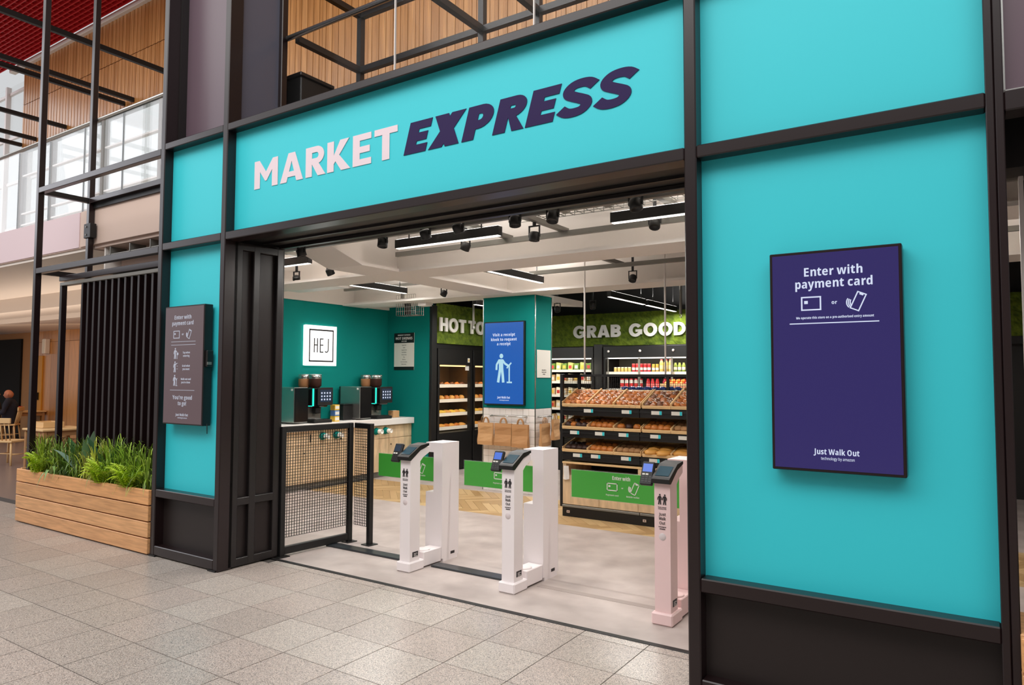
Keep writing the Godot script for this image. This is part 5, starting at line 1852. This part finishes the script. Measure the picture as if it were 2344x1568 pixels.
func fridges() -> void:
	fridge("open fridge of salads and sandwiches between the column and the black pillar", -7.0, -5.76, -7.62, [0.9, 1.14, 1.38, 1.63, 1.84], 0.5)
	var kinds := [["salad bag", c8(96, 130, 50), c8(190, 196, 110)], ["sandwich pack", c8(210, 170, 120), c8(240, 226, 196)], ["sandwich pack", c8(222, 190, 150), c8(244, 232, 206)], ["wrap pack", c8(196, 140, 80), c8(238, 214, 170)], ["drink carton", c8(220, 200, 150), c8(230, 226, 210)]]
	var ys := [1.84, 1.63, 1.38, 1.14, 0.9]
	for r in 5:
		for k in 9:
			var x := -6.93 + k * 0.127
			if x > -5.86:
				continue
			var t := thing("food_pack", "%s %s from the left, %s shelf down in the sandwich fridge" % [kinds[r][0], ORD[k], ORD[r]], "pack", V(x, ys[r] + 0.001, -7.78), "packs in the sandwich fridge")
			var st := S()
			prism(st, poly([-0.05, 0, 0.05, 0, 0.05, 0.13, -0.04, 0.145 if k % 2 else 0.12]), -0.05, 0.05)
			var key := "fp%d%d" % [r, k % 2]
			if not M.has(key):
				mk(key, kinds[r][1 + k % 2], 0.4)
			obj("pack", st, key, t)
			box("sticker", V(-0.03, 0.03, 0.05), V(0.03, 0.09, 0.0515), ["paper", "yellow", "red"][(k + r) % 3], t)
	var bp := tag(box("pillar", V(-5.74, 0.0, -8.4), V(-5.58, 2.3, -7.6), "black", self, 0.005), "slim black pillar between the two fridges on the rear wall", "pillar")
	box("edge", V(0.078, -1.1, 0.35), V(0.086, 1.05, 0.41), "metal_dark", bp)
	var dfr := fridge("open drinks fridge behind the bakery stand, right of the black pillar", -5.56, -3.35, -7.62, [0.9, 1.2, 1.50, 1.80], 0.8)
	for x in [-5.47, -4.89, -4.87, -4.30, -4.28]:
		box("door_frame", V(x + 5.56, 0.4, 0.0), V(x + 5.575, 2.05, 0.015), "grey", dfr)
	for k in 3:
		tag(lump_knob(V(-5.45 + k * 0.6, 2.17, -7.6)), "round white button %s from the left on the drinks fridge hood" % ORD[k], "button", "buttons on the fridge hood")
	var R := c8(200, 40, 48)
	var W := c8(236, 230, 220)
	var G := c8(150, 170, 80)
	var Y := c8(222, 190, 110)
	# upper shelf
	var up := [[5, Y, W, Y, 0.028, 0.09], [5, R, c8(230, 80, 80), W, 0.03, 0.15], [2, c8(200, 160, 70), c8(190, 170, 60), W, 0.028, 0.14], [3, Y, R, c8(230, 210, 160), 0.034, 0.22], [4, G, G, W, 0.03, 0.16], [4, W, c8(170, 180, 170), c8(60, 110, 90), 0.03, 0.15], [3, c8(120, 130, 130), c8(150, 150, 150), W, 0.03, 0.15], [5, W, R, c8(60, 120, 110), 0.032, 0.16]]
	var nm := ["pale yoghurt pot", "red topped can", "gold can", "tall red capped bottle", "green smoothie bottle", "white can with green band", "grey can", "white can with red top"]
	var x := -5.38
	for q in up.size():
		for k in int(up[q][0]):
			bottle("drink_bottle" if q in [3, 4] else "drink_can", "%s %s from the left of its kind, fridge's upper shelf" % [nm[q], ORD[k]], "bottle" if q in [3, 4] else "can", "drinks on the fridge's upper shelf", V(x, 1.801, -7.74), up[q][4], up[q][5], up[q][1], up[q][2], up[q][3], 0.55 if q in [3, 4] else 0.86)
			x += up[q][4] * 2.0 + 0.012
		x += 0.01
	# second shelf
	var lo := [[5, W, R, c8(210, 60, 60), 0.034, 0.19], [3, R, R, c8(240, 120, 120), 0.032, 0.19], [5, c8(190, 30, 60), R, c8(230, 90, 120), 0.034, 0.19]]
	nm = ["white and red striped can", "deep red bottle", "crimson bottle"]
	x = -5.25
	for q in lo.size():
		for k in int(lo[q][0]):
			bottle("drink_bottle" if q else "drink_can", "%s %s from the left of its kind, second fridge shelf" % [nm[q], ORD[k]], "bottle" if q else "can", "drinks on the second fridge shelf", V(x, 1.501, -7.74), lo[q][4], lo[q][5], lo[q][1], lo[q][2], lo[q][3], 0.6 if q else 0.86)
			x += lo[q][4] * 2.0 + 0.02
		x += 0.05
	# fruit crates in front of the fridge, right
	var ct := thing("fruit_crate", "wooden crate of oranges and apples at the right, behind the bakery mesh", "crate", V(-3.98, 1.50, -7.5))
	for k in 2:
		box("slat", V(-0.38, 0.01 + k * 0.055, 0.2), V(0.5, 0.055 + k * 0.055, 0.215), "tray_wood", ct)
	box("base", V(-0.38, 0, -0.2), V(0.5, 0.01, 0.2), "tray_wood", ct)
	for s in [-0.38, 0.485]:
		box("end", V(s, 0.01, -0.2), V(s + 0.015, 0.11, 0.2), "tray_wood", ct)
	tag(box("riser", V(-4.4, 1.44, -7.72), V(-3.4, 1.495, -7.26), "black", self), "black ledge carrying the fruit crate at the right", "shelf")
	mk("orange", c8(240, 130, 40), 0.45)
	mk("apple", c8(214, 60, 50), 0.35)
	mk("lemon", c8(230, 200, 70), 0.45)
	for j in 2:
		for k in 9:
			lump("fruit", "%s %s from the left, %s row of the fruit crate" % [["orange", "red apple", "yellow lemon"][0 if k < 4 else (1 if k < 7 else 2)], ORD[k], ["front", "back"][j]], "fruit", "fruit in the crate", V(-4.28 + k * 0.086, 1.585 + j * 0.045, -7.36 - j * 0.08), "fruit", ["orange", "apple", "lemon"][0 if k < 4 else (1 if k < 7 else 2)])


func lump_knob(at: Vector3) -> MeshInstance3D:
	var st := S()
	lathe(st, [Vector2(0.022, 0), Vector2(0.022, 0.008), Vector2(0.014, 0.014), Vector2(0, 0.015)], 12, Transform3D(Basis(Vector3.RIGHT, PI / 2), Vector3.ZERO))
	var o := obj("button", st, "white", self)
	o.position = at
	return o


# ------------------------------------------------------------------ ceiling fittings
func linear_light(label: String, a: Vector3, b: Vector3, e: float) -> void:
	var t := thing("linear_light", label, "light", (a + b) / 2, "black linear lights")
	var L := (b - a).length() / 2
	if absf(b.z - a.z) > 0.1:
		t.rotation.y = PI / 2
	box("housing", V(-L, 0, -0.035), V(L, 0.085, 0.035), "black", t, 0.003)
	box("diffuser", V(-L + 0.01, -0.006, -0.024), V(L - 0.01, 0.002, 0.024), "tube", t)
	box("added_up_glow", V(-L + 0.01, 0.083, -0.024), V(L - 0.01, 0.09, 0.024), "tube", t)  # added glowing strip on the housing top, goes with the upward fill
	for x in [-L * 0.7, L * 0.7]:
		box("hanger", V(x - 0.006, 0.08, 0.028), V(x + 0.006, 0.62 if a.z > -5.2 else 0.61, 0.035), "black", t)
	area_light("linear", (a + b) / 2 - V(0, 0.02, 0), (a + b) / 2 - V(0, 2, 0), Vector2(L * 2, 0.06) if t.rotation.y == 0.0 else Vector2(0.06, L * 2), e, Color(1, 0.985, 0.965))
	area_light("added_up_fill", (a + b) / 2 + V(0, 0.15, 0), (a + b) / 2 + V(0, 2, 0), Vector2(L * 2, 0.06) if t.rotation.y == 0.0 else Vector2(0.06, L * 2), e * 0.9, Color(1, 0.985, 0.965))  # added upward fill that brightens the shop ceiling


func ceiling_things() -> void:
	var E := 3.4
	linear_light("black linear light just inside the entrance, over the middle gate", V(-4.87, 3.0, -1.5), V(-3.60, 3.0, -1.5), E)
	linear_light("black linear light over the right-hand gate, cut by the right jamb", V(-2.53, 3.0, -1.6), V(-1.3, 3.0, -1.6), E)
	linear_light("black linear light over the mesh barrier, cut by the left jamb", V(-7.5, 3.0, -1.63), V(-6.33, 3.0, -1.63), E)
	linear_light("black linear light pointing into the coffee corner", V(-7.37, 3.0, -4.4), V(-7.37, 3.0, -3.24), E)
	linear_light("black linear light pointing at the teal column", V(-4.95, 3.0, -4.48), V(-4.95, 3.0, -3.22), E)
	linear_light("black linear light behind the column, the nearer of the pair in line", V(-4.43, 2.88, -6.8), V(-4.43, 2.88, -5.5), E)
	linear_light("black linear light behind the column, the farther of the pair in line", V(-4.43, 2.88, -8.2), V(-4.43, 2.88, -6.9), E)
	linear_light("black linear light by the pastry cabinets, left of the column", V(-6.86, 2.90, -6.8), V(-6.86, 2.90, -5.5), E)
	linear_light("black linear light far right inside the shop", V(-0.5, 3.0, -4.4), V(-0.5, 3.0, -3.2), E)
	var g := thing("ceiling_grid", "grid of grey strut channels and wire cable basket hung under the shop ceiling", "grid")
	for q in [[-8.9, -1.12, 3.03], [-8.9, -1.30, 3.08], [-5.45, -2.12, 3.06], [-6.0, -3.5, 3.10], [-5.0, -4.25, 3.08]]:
		box("strut", V(q[0], q[2], q[1] - 0.022), V(3, q[2] + 0.05, q[1] + 0.022), "grey", g)
	for q in [[-6.6, -2.2], [-5.2, -1.4], [-4.55, -1.4], [-3.95, -2.2], [-3.3, -2.2], [-2.9, -1.5], [-2.5, -1.5], [-2.05, -2.2], [-1.6, -2.2]]:
		box("cross_strut", V(q[0] - 0.03, 3.11, q[1]), V(q[0] + 0.03, 3.15, -0.95), "grey", g)
	for q in [[-3.8, -4.6], [-5.6, -4.5], [-7.9, -4.5]]:
		box("cross_strut", V(q[0] - 0.025, 3.15, q[1]), V(q[0] + 0.025, 3.2, -2.9), "grey", g)
	box("strut", V(-8.6, 3.1, -4.3), V(-6.2, 3.14, -4.26), "grey", g)
	box("strut", V(-7.9, 3.0, -4.9), V(-7.86, 3.14, -4.86), "grey", g)
	for x in range(-8, 3):
		for z in [-1.35, -3.5]:
			box("drop_rod", V(x - 0.005, 3.14, z - 0.005), V(x + 0.005, 3.62, z + 0.005), "grey", g)
	var st := S()
	for q in [[-3.7, -1.0, -1.55, -2.0], [-5.3, -4.2, -0.95, -1.1], [-5.0, -1.15, -3.6, -4.1], [-8.0, -6.3, -3.4, -3.8]]:
		var nx := int((q[1] - q[0]) / 0.1)
		for k in nx + 1:
			var x := lerpf(q[0], q[1], float(k) / nx)
			seg(st, V(x, 3.22, q[2]), V(x, 3.22, q[3]), 0.006)
			seg(st, V(x, 3.22, q[2]), V(x, 3.30, q[2]), 0.006)
			seg(st, V(x, 3.22, q[3]), V(x, 3.30, q[3]), 0.006)
		for k in 6:
			var z := lerpf(q[2], q[3], k / 5.0)
			seg(st, V(q[0], 3.223, z), V(q[1], 3.223, z), 0.006)
		for z in [q[2], q[3]]:
			seg(st, V(q[0], 3.30, z), V(q[1], 3.30, z), 0.006)
	stuff(obj("cable_basket", st, "grey", g))
	# services under the corner: a hanging basket end with cables, and a tray of tags
	var cb := thing("cable_drop", "bundle of black cables in a wire basket dropping beside the coffee corner", "cables", V(-7.75, 2.72, -5.0))
	st = S()
	mesh_grid(st, V(-0.28, 0, 0.1), V(0.42, 0, 0), V(0, 0.34, 0), 9, 5, 0.006)
	mesh_grid(st, V(-0.28, 0, -0.1), V(0.42, 0, 0), V(0, 0.34, 0), 9, 5, 0.006)
	mesh_grid(st, V(-0.28, 0, -0.1), V(0.42, 0, 0), V(0, 0, 0.2), 9, 4, 0.006)
	stuff(obj("basket", st, "steel", cb))
	for k in 4:
		st = S()
		tube(st, [V(-0.14 + k * 0.035, 0.02, 0.03), V(-0.14 + k * 0.036, 0.2, 0.05), V(-0.14 + k * 0.035, 0.5, 0.0)], 0.014, 6)
		obj("cable", st, "black", cb)
	box("white_box", V(0.17, 0.14, -0.08), V(0.34, 0.34, 0.08), "white", cb, 0.006)
	var tg := thing("service_tray", "white service tray with red tags under the ceiling above the coffee wall", "tray", V(-8.2, 3.0, -3.35))
	box("tray", V(-0.5, 0, -0.12), V(0.55, 0.03, 0.12), "white", tg)
	box("side", V(-0.5, 0.03, 0.10), V(0.55, 0.08, 0.12), "white", tg)
	box("bracket", V(-0.48, 0.03, -0.1), V(-0.42, 0.42, -0.06), "white", tg)
	for k in 2:
		box("red_tag", V(0.34 + k * 0.12, 0.03, 0.121), V(0.42 + k * 0.12, 0.1, 0.13), "red", tg)
	# spotlights
	var sp := [[-5.77, 3.0, -1.04, "over the left end of the entrance beam"], [-7.4, 3.0, -2.32, "beside the left linear light, hanging low"], [-6.54, 3.0, -2.12, "left of the haunched ceiling beam"], [-4.70, 3.0, -1.12, "left of the linear light over the middle gate"], [-4.09, 3.0, -1.03, "above the left half of the linear light over the middle gate"], [-3.68, 3.0, -0.98, "above the middle of the linear light over the middle gate"], [-3.13, 3.0, -1.03, "just right of the linear light over the middle gate, near the shutter"], [-3.32, 3.0, -1.64, "under the cross strut right of the middle linear light"], [-4.34, 3.06, -1.95, "below the linear light over the middle gate"], [-2.79, 3.0, -1.06, "second to the right of the middle linear light, near the shutter"], [-2.07, 3.0, -1.04, "nearest the right jamb by the shutter"], [-2.30, 3.06, -1.98, "below the linear light at the right jamb"], [-3.66, 3.0, -4.6, "between the two cream beams above the bakery stand"], [-6.75, 3.0, -4.57, "between the coffee corner and the column"], [-5.75, 2.85, -6.3, "behind the column, the left of two"], [-5.25, 2.9, -6.6, "behind the column, the right of two"]]
	for q in sp:
		var t := thing("spotlight", "black track spotlight " + q[3], "spotlight", V(q[0], q[1], q[2]), "black spotlights under the ceiling")
		st = S()
		var tilt := Transform3D(Basis(Vector3.RIGHT, rng.randf_range(-0.5, 0.5)) * Basis(Vector3.BACK, rng.randf_range(-0.4, 0.4)), V(0, -0.03, 0))
		lathe(st, [Vector2(0.0, 0.06), Vector2(0.05, 0.06), Vector2(0.066, 0.04), Vector2(0.066, -0.05), Vector2(0.055, -0.055), Vector2(0.05, -0.03), Vector2(0, -0.03)], 14, tilt)
		var lh := obj("lamp_head", st, "black", t)
		lh.scale = V(0.74, 0.74, 0.74)
		st = S()
		for s in [-1, 1]:
			bx(st, V(s * 0.054 - 0.003, -0.025, -0.01), V(s * 0.054 + 0.003, 0.075, 0.01))
		bx(st, V(-0.057, 0.07, -0.012), V(0.057, 0.08, 0.012))
		obj("yoke", st, "black", t)
		box("stem", V(-0.012, 0.078, -0.012), V(0.012, 3.6 - q[1] if q[2] > -5.5 else 3.5 - q[1], 0.012), "black", t)
	var n := 0
	for q in [[-4.25, -4.40], [-3.15, -4.40]]:
		st = S()
		tube(st, [V(0, 0, 0), V(0, 1.9, 0)], 0.012, 8)
		var o := obj("support_pole", st, "white", self)
		o.position = V(q[0], 1.70, q[1])
		tag(o, ["slim white pole rising from the bakery stand, the one nearer the column", "slim white pole rising from the bakery stand, nearer the right jamb"][n], "pole", "white poles above the bakery stand")
		n += 1
	var hk := thing("drop_pipe", "grey drop pipe with a hook above the moss band at the right", "pipe", V(-3.75, 2.62, -6.6))
	st = S()
	tube(st, [V(0, 0.06, 0), V(0, 1.0, 0)], 0.022, 8)
	obj("pipe", st, "grey", hk)
	st = S()
	tube(st, [V(0, 0.06, 0), V(0.02, 0.03, 0), V(0, 0.0, 0), V(-0.02, 0.03, 0)], 0.006, 6)
	obj("hook", st, "steel", hk)
	hk = thing("drop_pipe", "grey drop pipe in front of the white letters over the pastry cabinets", "pipe", V(-7.4, 2.6, -6.2))
	st = S()
	tube(st, [V(0, 0.0, 0), V(0, 1.0, 0)], 0.02, 8)
	obj("pipe", st, "grey", hk)
	st = S()
	tube(st, [V(0, 0.0, 0), V(0, -0.05, 0)], 0.03, 10)
	obj("sensor", st, "grey", hk)


# ------------------------------------------------------------------ right edge
func right_edge() -> void:
	var w := struct("wall_front_right")
	box("rail", V(0.13, 2.885, -0.14), V(3.2, 2.975, -0.002), "metal", w, 0.006)
	box("upper_panel", V(0.13, 2.975, -0.13), V(3.2, 6.6, -0.05), "panel_purple", w)
	box("edge_trim", V(0.13, 2.975, -0.05), V(0.138, 6.6, -0.03), "steel", w)
	box("edge_trim", V(0.13, 2.975, -0.05), V(3.2, 2.988, -0.03), "steel", w)
	box("shutter_box", V(0.12, 2.75, -0.72), V(3.2, 3.62, -0.5), "black", w)
	box("post", V(3.13, 0, -0.14), V(3.2, 6.6, 0), "metal", w, 0.006)
	box("jamb", V(0.205, 0.6, -0.75), V(0.225, 2.75, -0.70), "white", w)
	box("screen_wall", V(0.225, 0.0, -0.9), V(3.2, 2.75, -0.8), "black", w)
	var p := thing("planter_box", "oak planter box at the right-hand edge, beside the last dark post", "planter", V(0.128, 0, 0.05))
	for k in 4:
		box("plank", V(0, 0.012 + k * 0.153, -0.035), V(2.6, 0.012 + k * 0.153 + 0.142, 0.0), "plank%d" % k, p, 0.004)
		box("plank", V(0, 0.012 + k * 0.153, -0.4), V(0.035, 0.012 + k * 0.153 + 0.148, -0.04), "plank%d" % ((k + 2) % 4), p, 0.004)
	box("liner", V(0.035, 0.01, -0.4), V(2.6, 0.55, -0.04), "black", p)
	var t := thing("grassy_plant", "arching grassy plant in the planter at the right-hand edge", "plant", V(0.5, 0.55, -0.13))
	grass_clump(t, 120, 0.3, 0.6, c8(104, 140, 56))
